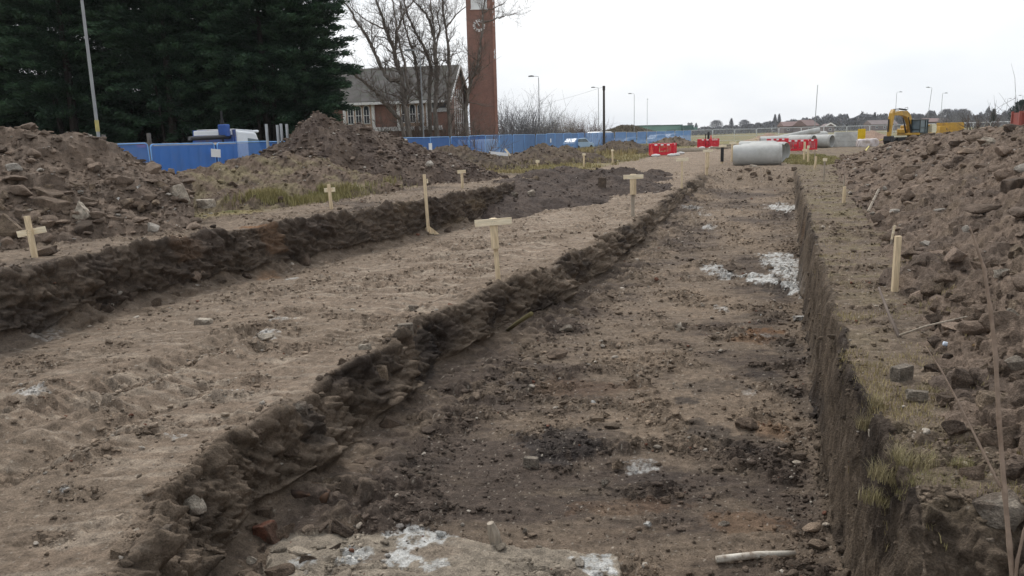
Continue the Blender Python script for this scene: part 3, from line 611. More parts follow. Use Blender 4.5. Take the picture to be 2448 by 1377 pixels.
# ------------------------------------------------------------------ stones
STN = [  # px, py, w, h, colour, kind, label, category, extra
 (432,470,38,52,PALEST,'slab','pale concrete slab leaning upright at the right foot of the tallest heap','slab',dict(tilt=-.35,rz=.3)),
 (197,512,58,56,PALEST,'lump','large pale mortar-covered boulder in front of the tallest left heap','boulder',{}),
 (383,446,46,32,TANST,'lump','tan rounded boulder high at the right foot of the tallest heap','boulder',{}),
 (20,545,74,62,TANST,'lump','big tan boulder cut by the left edge of the photograph','boulder',{}),
 (492,488,42,20,PALEST,'slab','flat pale slab lying at the edge of the left grass strip','slab',{}),
 (118,468,78,24,BRNST,'slab','long brown slab tilted among the rubble above the cross-shaped peg','slab',dict(tilt=.25)),
 (125,490,80,26,BRNST,'slab','lower of two long brown slabs stacked in the rubble above the cross-shaped peg','slab',dict(tilt=.2)),
 (285,441,62,34,BRNST,'slab','wide brown slab capping the rubble right of the tallest heap','slab',dict(tilt=.1)),
 (222,452,14,22,TANST,'slab','small upright tan tile in the middle of the left rubble','slab',{}),
 (115,449,28,10,TANST,'slab','small tan tile lying flat on the slope of the tallest heap','slab',{}),
 (330,452,16,20,CHALK,'lump','small white chunk below the wide brown slab on the left heap','stone',{}),
 (284,480,14,12,CHALK,'lump','small white stone in the dark rubble of the left heap','stone',{}),
 (68,507,22,16,GREYST,'lump','small grey stone just above the top of the cross-shaped peg','stone',{}),
 (192,536,28,16,GREYST,'lump','grey stone wedged under the large pale boulder','stone',{}),
 (330,487,60,26,BRNST,'lump','long brown boulder in the middle of the left rubble','boulder',{}),
 (108,605,60,18,DRKST,'slab','dark flat slab tilted on the ground right of the cross-shaped peg','slab',dict(tilt=-.3)),
 (970,790,34,28,GREYST,'brick','grey half block sitting on the rim of the trench','block',dict(face=.9)),
 (873,832,30,18,PALEST,'slab','pale flat chunk of concrete on the rim of the trench left of the grey half block','stone',{}),
 (1350,620,18,14,PALEST,'lump','small pale stone on the trench rim right of the nearest T-shaped peg','stone',{}),
 (990,738,24,15,GREYST,'slab','small grey slab on the rim behind the grey half block','slab',{}),
 (632,806,46,24,PALEST,'lump','white-topped chunk on the mud ridge of the middle strip','stone',dict(face=.5)),
 (487,770,40,16,PALEST,'slab','broken white plaster lying flat on the far side of the middle strip','slab',{}),
 (455,1218,80,48,PALEST,'slab','pale concrete slab jutting out of the near corner of the trench rim','slab',dict(tilt=-.5,rz=-.6)),
 (386,1290,48,70,GREYST,'slab','grey slab standing in the near trench side below the jutting pale slab','slab',dict(tilt=.1)),
 (638,1280,66,54,BRICKC,'slab','broken red brick with earth on it at the near foot of the trench side','brick',dict(tilt=-.35,rz=-.5)),
 (602,1342,30,26,PALEST,'lump','small pale stone below the broken red brick','stone',{}),
 (648,1324,32,18,GREYST,'slab','grey chip right beside the broken red brick','stone',{}),
 (596,1183,22,34,GREYST,'slab','narrow grey slab upright in the near trench side','slab',{}),
 (912,905,36,64,TANST,'slab','tall tan slab standing upright in the trench side','slab',dict(rz=.3)),
 (724,988,54,50,GREYST,'lump','grey lump with a white patch bulging from the trench side','boulder',dict(face=.75)),
 (690,1075,62,50,BRNST,'lump','big brown boulder half buried in the near trench side','boulder',{}),
 (705,1130,26,26,PALEST,'lump','pale stone under the big half-buried boulder','stone',{}),
 (1335,848,52,24,BRNST,'lump','rounded brown boulder on the trench floor by the left foot','boulder',{}),
 (1357,787,42,20,GREYST,'lump','grey flat-topped stone at the foot of the trench side beyond the stick','stone',{}),
 (1620,782,22,22,PALEST,'lump','white pointed stone standing alone on the trench floor','stone',{}),
 (1565,963,54,18,TANST,'slab','flat tan flagstone lying on the trench floor','slab',{}),
 (1790,1012,70,30,BRNST,'lump','wide brown lump with a white end on the trench floor','boulder',dict(face=.95)),
 (1428,1003,34,14,TANST,'slab','tan chip lying on the trench floor below the round white stone','stone',{}),
 (1445,992,26,16,TANST,'lump','upper of two tan chips below the round white stone','stone',{}),
 (1420,962,15,11,CHALK,'lump','small round white stone on the trench floor','stone',{}),
 (1549,1255,24,16,CHALK,'lump','small white stone in front on the damp trench floor','stone',{}),
 (1731,1256,28,18,GREYST,'lump','single grey pebble on the smooth front part of the trench floor','stone',{}),
 (1480,1112,34,22,TANST,'lump','tan rounded stone beside the whitish damp patch','stone',{}),
 (1448,1153,26,18,GREYST,'lump','grey stone in front of the whitish damp patch','stone',{}),
 (1270,1106,32,24,GREYST,'brick','squared grey stone at the edge of the black ash','stone',{}),
 (1594,1194,30,16,BRNST,'lump','left stone of a close pair on the trench floor','stone',{}),
 (1622,1184,28,18,BRNST,'lump','right stone of a close pair on the trench floor','stone',{}),
 (1822,755,20,9,CHALK,'lump','white chip in front of the white chalky bank in the trench','stone',{}),
 (1915,760,38,10,CHALK,'slab','flat white piece against the right trench side','stone',{}),
 (1256,1272,14,20,GREYST,'lump','small upright grey stone beside the broken wooden stub','stone',{}),
 (860,1110,44,30,BRNST,'lump','brown boulder rolled out onto the trench floor on the left','boulder',{}),
 (830,1065,40,36,BRNST,'lump','brown boulder lying at the toe of the near trench side','boulder',{}),
 (1232,465,22,14,GREYST,'lump','grey stone at the left foot of the dark spoil spread','stone',{}),
 (1268,462,22,16,PALEST,'lump','pale stone at the foot of the dark spoil spread','stone',{}),
 (1440,438,20,26,DRKST,'slab','dark upright slab on the dark spoil spread','slab',{}),
 (1800,397,22,9,PALEST,'lump','pale stone on the earth in front of the nearest pipe','stone',{}),
 (2155,893,50,34,GREYST,'brick','weathered grey brick lying on the right bank','brick',dict(rz=.5)),
 (2192,946,58,30,GREYST,'slab','grey concrete chip lying beside the grass on the right bank','slab',dict(face=.85)),
 (2088,1040,24,18,PALEST,'slab','small white chip on the edge of the right bank above the grass','stone',{}),
 (2372,1218,116,88,GREYST,'lump','big grey boulder with a white plastered face in the near right corner','boulder',dict(face=.55,rz=-.4)),
 (2200,640,78,56,DRKST,'lump','dark square boulder at the foot of the right bank behind the thick stake','boulder',{}),
 (2255,668,62,44,BRNST,'lump','brown boulder just right of the dark square boulder','boulder',{}),
 (2225,690,54,46,BRNST,'lump','brown boulder under the dark square boulder','boulder',{}),
 (2240,765,70,40,DRKST,'lump','dark flat boulder at the foot of the right bank','boulder',{}),
 (2330,755,76,44,BRNST,'lump','brown boulder left of the tall dry stalk','boulder',{}),
 (2310,728,40,34,BRNST,'lump','small brown boulder above the one left of the tall dry stalk','boulder',{}),
 (2390,655,50,30,PALEST,'lump','pale boulder with whitish crust high on the right bank','boulder',dict(face=.7)),
 (2420,760,50,52,PALEST,'lump','pale upright boulder near the right edge beyond the stalk','boulder',dict(face=.8)),
 (2390,832,46,26,TANST,'lump','orange-tan boulder behind the tall dry stalk','boulder',{}),
 (2340,830,50,26,c_(.24,.16,.08),'lump','ochre boulder left of the tall dry stalk','boulder',{}),
 (2305,905,96,66,DRKST,'lump','large dark boulder in the heap on the near right','boulder',{}),
 (2375,965,96,54,TANST,'slab','tan squared slab in the heap on the near right','slab',dict(tilt=.2)),
 (2280,1025,90,66,DRKST,'lump','large dark boulder above the mossy turf on the near right','boulder',{}),
 (2400,1048,120,80,BRNST,'lump','largest brown boulder at the right edge','boulder',{}),
 (2300,962,54,30,BRNST,'lump','brown boulder between the two large dark boulders','boulder',{}),
 (2225,880,40,30,BRNST,'lump','small brown boulder above the grey concrete chip','boulder',{}),
 (2230,820,44,36,DRKST,'lump','dark boulder at the near foot of the right bank','boulder',{}),
 (2420,870,60,40,GREYST,'lump','grey boulder at the right edge beyond the squared slab','boulder',{}),
 (2440,955,50,50,DRKST,'lump','dark boulder cut by the right edge','boulder',{}),
 (2330,1130,60,40,BRNST,'lump','brown boulder behind the white-faced grey boulder','boulder',{}),
 (2420,1135,70,50,DRKST,'lump','dark boulder right of the tall dry stalk above the corner','boulder',{}),
 (2185,600,30,18,BRNST,'lump','small brown stone above the dark square boulder','stone',{}),
 (2420,450,60,40,DRKST,'slab','dark angular block high on the right bank near the edge','block',{}),
 (2420,368,30,22,CHALK,'lump','white lump high on the right bank','stone',{}),
 (2398,378,18,16,CHALK,'lump','small white block left of the white lump on the right bank','stone',{}),
 (2318,440,36,22,TANST,'slab','tan angular stone in the middle of the right bank','stone',{}),
 (2168,420,22,9,TANST,'slab','small tan tile on the slope of the right bank','stone',{}),
 (2025,384,16,8,CHALK,'slab','white tile stuck in the end of the right bank','stone',{}),
 (2290,345,40,14,DRKST,'slab','dark block on the crest of the right bank','block',{}),
 (2368,338,46,22,PALEST,'lump','pale crusty block on the crest of the right bank','block',{}),
 (2060,390,38,20,BRNST,'lump','brown block on the end slope of the right bank','block',{}),
 (2235,358,50,26,BRNST,'lump','wide brown clod just below the crest of the right bank','clod',{}),
 (2180,408,52,24,BRNST,'slab','wide brown clod in the middle of the far right bank','clod',{}),
]
for px,py,w,h,col,kd,lab,cat_,ex in STN:
    if px > 2170 and py > 580 and 'white-faced' not in lab and 'white plastered' not in lab: w*=.82; h*=.82
    stone(px,py,w,h,col,lab,cat_,kind=kd,name={'slab':'slab','brick':'block'}.get(kd,'boulder' if cat_=='boulder' else 'stone'),**ex)
gg = np.random.default_rng(21)
def fillrocks(region, n, smin, smax, label, group, cols):
    k = 0
    while k < n:
        px = gg.uniform(region[0],region[2]); py = gg.uniform(region[1],region[3])
        if region[4] and not region[4](px,py): continue
        s_ = math.exp(gg.uniform(math.log(smin),math.log(smax))); c = np.array(cols[gg.integers(len(cols))])*gg.uniform(.75,1.15)
        stone(px,py,s_*gg.uniform(1,1.5),s_*gg.uniform(.7,1),c,label,'stone',group,kind='lump' if gg.random()<.75 else 'slab',tilt=gg.uniform(-.5,.5)); k += 1
fillrocks((2170,600,2448,1180,lambda x,y: x > 2165+max(0,(y-650))*.22-max(0,y-900)*.1),135,10,36,'brown broken lump of dug earth in the jumble at the foot of the right bank','lumps at the foot of the right bank',[BRNST,BRNST,BRNST,DRKST,TANST])
fillrocks((0,430,470,560,lambda x,y: y < 560-.1*x and y > 430+(.1*x if x>200 else 0)),85,8,32,'brown broken lump in the rubble along the foot of the tallest left heap','rubble at the foot of the left heap',[BRNST,BRNST,DRKST,TANST,TANST])
fillrocks((1740,400,1900,436,None),18,6,16,'brown clod on the earth ramp at the far end of the trench','clods on the trench end ramp',[BRNST,TANST])
def edgelumps(n, y0, y1, o0, o1, smin, smax, label, group, X, cols):
    for i in range(n):
        y_ = 1/gg.uniform(1/y1,1/y0); x_ = float(np.interp(y_,*X))+gg.uniform(o0,o1); q = np.array([x_,y_,G(x_,y_)]); px,py,D = proj(q)
        if not (-40 < px < 2480 and 200 < py < 1420): continue
        s_ = math.exp(gg.uniform(math.log(smin),math.log(smax)))*FPX/D
        stone(px,py-s_*.25,s_*gg.uniform(1,1.5),s_*gg.uniform(.7,1),np.array(cols[gg.integers(len(cols))])*gg.uniform(.7,1.1),label,'earth lump',group,name='earth_lump',kind='lump' if gg.random()<.85 else 'slab',tilt=gg.uniform(-.6,.6),fn=base)
edgelumps(75,3.4,16,-.05,1.0,.035,.2,'brown earth lump breaking out of the stepped side of the trench','earth lumps along the trench side',XM,[BRNST,BRNST,DRKST,DRKST,TANST])
edgelumps(34,8,24,.0,.6,.06,.24,'dark earth lump at the foot of the left bank cut','earth lumps at the left bank cut',XL,[DRKST,DRKST,BRNST])
edgelumps(8,3.6,4.6,-.1,1.2,.03,.07,'brown earth lump on the broken near end of the right bank','earth lumps on the near bank end',XR,[BRNST,DRKST])
# ------------------------------------------------------------------ timber pegs
def peg(base_, ytop, pw, board=None, label='', group='surveying pegs of new timber', splint=None, lean=None, wmat='wood', name='timber_peg', extra=None, D=None, front=True, bt=0.0):
    px,py = base_
    if D is None: p, D = hit(px,py,fn=surf)
    else: p = at(px,D,0); p[2] = SG(p[0],p[1])
    t = empty(name,label,'peg',p,AZR,group); s_ = D/FPX; Hh = (py-ytop)*s_*1.01; w = max(pw*s_,.022); L = (lean or 0)
    MB().box((0,0,Hh/2-.1),(w,w*.8,Hh+.2)).build('post',M[wmat],t); z0 = Hh
    if splint: MB().box((0,-w*.9,Hh-splint[1]*s_/2-.0),(splint[0]*s_,w*.8,splint[1]*s_),bev=.002).build('splint',M['wood'],t)
    if board:
        bw,bh,by = board; bw*=s_; bh=max(bh*s_,.03); zc = (py-by)*s_*1.01
        b = MB().box((0,(-1 if front else 1)*(w*.4+.0125)-(w*.9 if splint else 0),zc),(bw,.022,bh),ry=bt,bev=.002).build('crossboard',M['board'],t)
        if bw*FPX/D > 40:
            for q in ((-.02,.012),(.02,.01),(-.03,-.014),(.012,-.016),(.05,.013),(-.005,.03)):
                MB().tube([(q[0],-.001,0),(q[0],.004,0)],.0035,6).build('nail',M['dark'],b,off=(0,(w*.4+.0125)+.0125+(w*.9 if splint else 0),-zc-q[1]))
    if lean: t.rotation_euler = (0,lean,AZR)
    if extra: extra(t,s_,Hh,w)
    return t
peg((84,616),517,11,(70,15,555),'near cross-shaped timber peg on the left bank below the rubble',front=False,bt=-.1,lean=-.06)
peg((793,502),441,7,(26,10,455),'cross-shaped timber peg on the left bank beyond the grass strip',front=False,lean=-.05)
peg((1106,450),408,6,(20,8,411),'T-shaped timber peg on the bank right of the high pointed heap',lean=-.02)
def feet(t,s_,Hh,w):
    for a in (0,2.1,4.2):
        MB().prism([(w*.3,0),(28*s_,0),(26*s_,.02),(w*.4,22*s_)],-.012,.012).build('foot',M['wood'],t).rotation_euler=(0,0,a+.5)
    MB().box((w*.9,0,Hh-16*s_),(w*.5,.02,10*s_)).build('tag',M['board'],t)
peg((1025,563),420,7,None,'tall bare post on triangular feet standing on the middle strip','posts on triangular feet',extra=feet,lean=-.03,name='sighting_post')
peg((1192,677),522,11,(87,16,530),'nearest and largest T-shaped timber peg at the rim of the trench',splint=(18,72),lean=-.055)
peg((1513,521),418,8,(47,10,424),'T-shaped timber peg with a wide upper post at the trench rim, second from the front',splint=(14,48),wmat='oldwood',lean=-.01)
peg((1630,455),383,4,(29,8,384),'T-shaped peg with a very thin post on the far trench rim',lean=-.01,wmat='wood')
peg((1689,420),360,6,(23,6,362.5),'T-shaped timber peg on the rim straight left of the nearest pipe',splint=(8,42))
def sleeve(t,s_,Hh,w): MB().tube([(0,0,Hh*.12),(0,0,Hh*.86)],[w*.75]*2,10).build('sleeve',M['dark'],t)
peg((1726,392),347,5,(18,5,350),'T-shaped peg with a black sleeve round its post',extra=sleeve)
peg((1750,388),340,5,(16,5,342.5),'T-shaped peg just left of the nearest pipe')
peg((1768,358),336,4,(14,3.5,338),'T-shaped peg rising behind the front pipes',D=66)
peg((1783,352),333,3.5,(14,3,335),'small T-shaped peg behind the front pipes, nearer one of the distant row','distant row of T-shaped pegs',D=78)
for q in ((1797,350,332,86),(1808,348,331,95)): peg((q[0],q[1]),q[2],3,(13,3,q[2]+1.5),'small T-shaped peg of the distant row behind the front pipes','farthest T-shaped pegs',D=q[3])
peg((1285,402),383,4,(9,6,386),'short peg with a square top board in the grass below the long lumpy heap',lean=.02)
peg((1396,401),368,4,(8,5,370),'slim peg with a small top board in the field, left of two')
peg((1465,392),358,4,(6,4,360),'slim peg with a tiny top board in the field, right of two',lean=-.04)
peg((2138,702),565,13,None,'thick plain timber stake on the right bank','plain stakes on the right bank',name='timber_stake')
def tag_(t,s_,Hh,w): MB().box((-w*.2,-.03,Hh-14*s_),(w*1.1,.012,34*s_),ry=.12).build('tag',M['board'],t)
peg((2129,602),542,4,None,'thin weathered stake with a pale tag behind the thick stake','thin weathered stakes',wmat='oldwood',extra=tag_,name='timber_stake',lean=.05)
peg((2017,487),447,6,None,'plain stake on the right bank beside the dark lump of soil','plain stakes on the right bank',name='timber_stake')
peg((2015,470),420,2.5,None,'thin dark stake behind the plain stake on the right bank','thin weathered stakes',wmat='oldwood',name='timber_stake',lean=.03)
peg((1969,437),380,3.5,(10,7,383),'peg with a small square top board at the end of the right bank',wmat='oldwood')
peg((1948,404),374,4,None,'short leaning stake in the grass past the trench end','plain stakes on the right bank',name='timber_stake',lean=.06)
peg((1947,391),358,2,None,'very thin brown rod behind the short leaning stake','thin weathered stakes',wmat='oldwood',name='timber_stake')
peg((1932,391),350,4,(6,6,352),'peg with a square head in front of the red barriers, right one of a pair',lean=-.05)
peg((1922,386),340,4,(11,4,359),'plain tall peg with a low cross rail in front of the red barriers')
# ------------------------------------------------------------------ concrete pipes
def pipe(c, L, Ro, rz, label, ry=0, group='concrete pipes laid out in rows'):
    w = Ro*.13
    prof = [(Ro*.93,-L/2),(Ro,-L/2+.1),(Ro,L/2-.16),(Ro*.985,L/2-.15),(Ro*.92,L/2-.02),(Ro*.9,L/2),(Ro-w,L/2),(Ro-w,-L/2),]
    o = MB().lathe(prof,40,axis='x',close=True).build('concrete_pipe',M['concrete'],smooth=True); fixn(o)
    try: o.data.set_sharp_from_angle(angle=math.radians(35))
    except Exception: pass
    o.location = c; o.rotation_euler = (0,ry,rz); return tag(o,label,'pipe',group)
def pipe_at(pxl, pyb, D, L, Ro, dr, label, z=None, ry=0):
    p = at(pxl,D); zz = SG(p[0],p[1]) if z is None else z
    return pipe((p[0],p[1],zz+Ro-.02),L,Ro,AZR+dr,label,ry)
pipe_at(1812,390,43.2,2.55,.57,-.27,'nearest long concrete pipe lying across the trench end',z=.02)
pipe_at(1823,384,46.4,2.5,.57,-.72,'concrete pipe close behind the nearest one with its bore turned to the right')
pipe_at(1838,378,50.5,2.5,.57,-.8,'third concrete pipe from the front, its bore showing left of the red barriers')
pipe_at(1812,370,56,2.5,.57,-.35,'fourth concrete pipe from the front, mostly hidden by the nearer ones')
pipe_at(1850,342,80,2.6,.6,-.2,'concrete pipe behind the small red barrier tops')
pipe_at(1874,341,82,2.6,.6,-.3,'pale concrete pipe just right of the small red barrier tops')
pipe_at(1917,347,76,2.6,.66,-.85,'left pipe of the far row with its dark bore facing right')
pipe_at(1936,345,79,2.4,.62,-.9,'second pipe of the far row, close behind the left one')
pipe_at(1964,346,77,2.3,.64,-.85,'third pipe of the far row with a wide pale bore')
pipe_at(1982,345,80,2.2,.62,-.9,'last pipe of the far row next to the grey chamber rings')
pipe_at(1950,338,86,2.4,.6,-.1,'pipe lying across behind the far row',z=.35)
pipe_at(1911,330,84,4.2,.3,-.3,'thinner pipe tilted up over the far row',z=1.0,ry=-.19)
q = at(2023,79); zz = SG(q[0],q[1])
o = MB().lathe([(1.06,0),(1.08,.02),(1.08,.48),(1.05,.5),(1.05,.52),(1.08,.54),(1.08,.98),(1.05,1.0),(1.05,1.02),(1.08,1.04),(1.08,1.42),(1.06,1.44),(.92,1.44),(.92,0)],48,close=True).build('chamber_rings',M['concrete']); fixn(o)
o.location = (q[0],q[1],zz); tag(o,'grey stacked concrete chamber rings standing upright by the fence','chamber rings')
# ------------------------------------------------------------------ red barriers
def barrier(c, rz, label, group='red plastic barriers round holes'):
    t = empty('red_barrier',label,'barrier',c,rz,group); m = MB(); W,Hh = 2.0,1.0
    m.box((0,0,.9),(W,.06,.18),bev=.02).box((0,0,.16),(W,.06,.16),bev=.02)
    for x in (-.92,.92): m.box((x,0,.53),(.16,.055,.58),bev=.015)
    for i in range(13): m.box((-.78+i*.13,0,.53),(.055,.04,.58))
    m.box((0,0,.53),(.3,.045,.2),bev=.01)
    b = m.build('panel',M['red'],t)
    s_ = MB()
    for x in (-.5,0,.5): MB().box((x,-.034,.91),(.22,.008,.13)).build('reflector',M['white'],t)
    for x in (-.8,.8): MB().box((x,0,.04),(.16,.5,.08),bev=.02).build('foot',M['board'],t)
    return t
def barrier_at(px, D, dr, label, z=None):
    p = at(px,D); p[2] = SG(p[0],p[1]) if z is None else z; return barrier(p,AZR+dr,label)
barrier_at(1583,64,.0,'red plastic barrier facing us beside the red cone')
barrier_at(1611,65.1,1.25,'red barrier seen edge-on at the right end of the one beside the cone')
barrier_at(1563,65.3,-1.35,'red barrier seen edge-on behind the red cone')
barrier_at(1590,66.6,.05,'red barrier closing the back of the hole beside the cone')
barrier_at(1692,88,-.35,'red barrier on the left side of the hole with the dark posts')
barrier_at(1709,87,.9,'red barrier at the right corner of the hole with the dark posts')
barrier_at(1680,89.5,-1.2,'red barrier seen edge-on at the left of the hole with the dark posts')
barrier_at(1700,91,.1,'red barrier closing the back of the hole with the dark posts')
barrier_at(1904,66,-.05,'left red barrier behind the pegs at the end of the pipes')
barrier_at(1931,67.4,.25,'right red barrier behind the pegs, nearest the far pipe row')
barrier_at(1860,75,-.1,'red barrier whose top shows above the nearest pipes')
barrier_at(1879,76,.5,'red barrier end showing just right of the nearest pipes')
p = at(1558,63.5); p[2] = SG(p[0],p[1]); t = empty('traffic_cone','faded red traffic cone beside the left red barrier','traffic cone',p)
MB().lathe([(.16,.04),(.155,.06),(.03,.86),(.02,.88),(.0,.88)],20).build('cone',mat('faded_red',(.6,.09,.06),.6),t,smooth=True); MB().box((0,0,.02),(.42,.42,.05),bev=.01).build('base',M['dark'],t)
for px_,D_,h_,r_,lab in ((1687,88.6,1.55,.05,'thin black post standing inside the red barriers'),(1694,89,1.75,.13,'thick black pipe standing inside the red barriers')):
    p = at(px_,D_); p[2] = SG(p[0],p[1]); o = MB().lathe([(r_,-.2),(r_,h_),(r_*.8,h_+.03),(r_*.75,h_-.3)],14).build('black_post',M['dark']); o.location = p; tag(o,lab,'post')
p = at(1700,88.4); p[2] = SG(p[0],p[1]); t = empty('traffic_cone','bright red cone standing among the red barriers and dark posts','traffic cone',p)
MB().lathe([(.2,.04),(.18,.1),(.05,1.35),(.03,1.4),(.0,1.4)],20).build('cone',M['red'],t,smooth=True); MB().box((0,0,.02),(.5,.5,.06),bev=.01).build('base',M['dark'],t)
for px_,D_,L_,lab,rz_ in ((1640,75,3.4,'flat dark timber baulk lying on the mud between the red barriers',.05),(1655,78,3.0,'dark plank behind the timber baulk on the mud',-.1),(1740,82,3.6,'pale plank lying on the mud left of the pipes',.1),(1735,95,5.0,'long dark baulk lying below the grey fence',.05)):
    p = at(px_,D_); o = MB().box((0,0,.14),(L_,.3,.22),bev=.02).box((.3,.2,.03),(L_*.8,.24,.1),bev=.02).build('timber_baulk',M['oldwood']); o.location = (p[0],p[1],SG(p[0],p[1])); o.rotation_euler = (0,.02,AZR+rz_); tag(o,lab,'timber')
for px_,D_,lab in ((1568,63.2,'white sandbag at the left foot of the front barrier'),(1606,63,'white sandbag at the right foot of the front barrier'),(1616,63.8,'white sandbag lying outside the right barrier'),(1627,68,'pale sandbag lying left of the timber baulk'),(1679,86.5,'white sandbag at the foot of the barriers with the dark posts'),(1703,86,'white sandbag in front of the barriers with the dark posts')):
    p = at(px_,D_); v,f = ico(2); v = v*np.array([.36,.22,.13]); v += .03*pn(v[:,0]*6+px_,v[:,1]*6,v[:,2]*6)[:,None]
    o = mesh_np('sandbag',v,[f],M['lime'],smooth=True); o.location = (p[0],p[1],SG(p[0],p[1])+.09); o.rotation_euler=(0,0,AZR); tag(o,lab,'sandbag','sandbags')
# ------------------------------------------------------------------ bits lying about
def rod(pts, r, name, label, cat, m, n=8, smooth=True): return tag(MB().tube(pts,r,n).build(name,m,smooth=smooth),label,cat)
a_ = hit(1712,1352)[0]; b_ = hit(1900,1338)[0]; rod([a_+[0,0,.05],(a_+b_)/2+[0,0,.06],b_+[0,0,.05]],[.026,.028,.022],'plastic_pipe','broken dirty white plastic pipe lying on the front trench floor','pipe',mat('dirty_white',(.62,.58,.5),.6,.15,5,dirt=(.2,.15,.11),dirtsc=5),12)
a_ = hit(1207,796)[0]; b_ = PD(1270,750,11.4); rod([a_,(a_+b_)/2+[0,0,.015],b_],[.03,.032,.035],'wooden_stick','mossy broken stick poking out of the trench side','stick',mat('mossy',(.12,.1,.045),.9,.3,12))
a_,Da = hit(1190,1305); b_ = PD(1172,1250,Da-.05); rod([a_-[0,0,.05],(a_+b_)/2,b_],[.05,.05,.03],'wooden_stub','short broken wooden stub sticking up from the trench floor','wood',M['oldwood'],7,False)
p,Dm = hit(745,1196); v,f = ico(3); v = np.clip(v*1.4,-1,1)*np.array([.17,.1,.06]); v += .02*pn(v[:,0]*12,v[:,1]*12,v[:,2]*12)[:,None]
o = mesh_np('rusty_metal',v,[f],mat('rust',(.045,.028,.02),.8,.5,9,dirt=(.085,.042,.02),dirtsc=6)); o.location = p+[0,0,.05]; o.rotation_euler=(0,.1,AZR-.1); tag(o,'dark rusty lump of metal on the trench floor','scrap metal')
p,_ = hit(2270,830,fn=surf); o = MB().lathe([(.0,-.055),(.018,-.055),(.02,-.05),(.02,.045),(.016,.052),(0,.052)],16,axis='x').build('drink_can',mat('can',(.6,.66,.74),.35,.3,22,dirt=(.1,.2,.4),dirtsc=9),smooth=True); o.location = p+[0,0,.02]; o.rotation_euler=(0,.25,AZR-.2); tag(o,'small blue and white crushed can on the right bank','can')
q1,q2,q3 = hit(2097,748,fn=surf)[0],hit(2150,812,fn=surf)[0],hit(2310,788,fn=surf)[0]
rod([q1+[0,0,.28],(q1+q2)/2+[0,0,.13],q2+[0,0,.02]],[.012,.016,.02],'dead_branch','dark crooked twig leaning over the right bank','twig',M['twig'],6)
rod([q2+[0,0,.04],(q2*.6+q3*.4)+[0,0,.09],q3+[0,0,.12]],[.013,.01,.007],'dead_branch','thin pale twig lying along the right bank toward the boulders','twig',M['oldwood'],6)
hp = [hit(x_,y_,fn=surf)[0]+[0,0,.05] for x_,y_ in ((2050,384),(2066,366),(2078,350),(2090,341),(2112,335),(2120,334))]
rod(hp,.055,'yellow_hose','yellow hose draped over the end of the right spoil bank','hose',mat('hose',(.6,.5,.12),.5),8)
p,_ = hit(2085,505,fn=surf); rod([hit(2075,510,fn=surf)[0]+[0,0,.05],hit(2100,462,fn=surf)[0]+[0,0,.1]],.03,'pale_batten','pale batten lying on the far foot of the right bank','batten',M['oldwood'],4,False)
# sheet of plastic scraps beside a fallen sign in the field
p = at(1195,45.5); p[2] = SG(p[0],p[1]); t = empty('fallen_sign','broken white sign tilted on short legs in the field grass','sign',p,AZR)
MB().box((-.1,0,.55),(1.1,.03,.18),ry=.12).build('board',M['white'],t); MB().box((.42,.05,.62),(.5,.03,.1),ry=.9).build('board',M['board'],t)
for x in (-.1,.45): MB().tube([(x,.03,-.1),(x,.03,.55)],.025,5).build('leg',M['oldwood'],t)
# dry stalks growing close to the camera on the right
def stalk(pts, r, label, D):
    P = [PD(x_,y_,d_) for (x_,y_),d_ in zip(pts,D)]; Q=[];R_=[]
    for i in range(len(P)-1):
        for k in range(4): u=k/4; Q.append(P[i]*(1-u)+P[i+1]*u); R_.append((r[i]*(1-u)+r[i+1]*u)*(1.0 if k else 1.22))
    Q.append(P[-1]); R_.append(r[-1]); o = MB().tube(Q,R_,8).build('dry_stalk',M['stalk'],smooth=True); return tag(o,label,'dry stalk','dead plant stalks')
M['stalk'] = mat('dry_stalk',(.27,.2,.15),.8,.2,25,dirt=(.2,.14,.1),dirtsc=14)
stalk([(2448,1700),(2424,1420),(2413,1300),(2402,1180),(2388,1000),(2380,850),(2368,740),(2352,640),(2335,590),(2318,540)],[.0085,.0082,.0078,.0075,.007,.0066,.006,.0052,.004,.002],'tallest dry brown stalk rising at the right edge',[2.6]*10)
stalk([(2392,1165),(2340,1060),(2290,960),(2250,885),(2213,828)],[.0042,.0038,.0033,.0026,.0014],'thin dry stalk leaning left off the tallest stalk',[2.6,2.65,2.7,2.75,2.8])
stalk([(2424,1420),(2432,1340),(2448,1270),(2475,1200)],[.0055,.005,.0045,.0035],'short dry side stalk in the lower right corner',[2.6,2.58,2.56,2.55])
# ------------------------------------------------------------------ site fences
def netting(name, col, alpha):
    m, nt, b = newmat(name); N = nt.nodes; L = nt.links; out = N['Material Output']
    tc = N.new('ShaderNodeTexCoord'); n = N.new('ShaderNodeTexNoise'); n.inputs['Scale'].default_value = 1.3; n.inputs['Detail'].default_value = 4; L.new(tc.outputs['Object'], n.inputs['Vector'])
    r = N.new('ShaderNodeValToRGB'); c = np.array(col); r.color_ramp.elements[0].color = (*c*.85,1); r.color_ramp.elements[1].color = (*np.clip(c*1.15,0,1),1); L.new(n.outputs['Fac'], r.inputs[0])
    d = N.new('ShaderNodeBsdfDiffuse'); tl = N.new('ShaderNodeBsdfTranslucent'); L.new(r.outputs[0], d.inputs[0]); L.new(r.outputs[0], tl.inputs[0])
    a = N.new('ShaderNodeMixShader'); a.inputs[0].default_value = .4; L.new(d.outputs[0], a.inputs[1]); L.new(tl.outputs[0], a.inputs[2])
    t = N.new('ShaderNodeBsdfTransparent'); x = N.new('ShaderNodeMixShader'); x.inputs[0].default_value = alpha; L.new(t.outputs[0], x.inputs[1]); L.new(a.outputs[0], x.inputs[2]); L.new(x.outputs[0], out.inputs['Surface']); return m
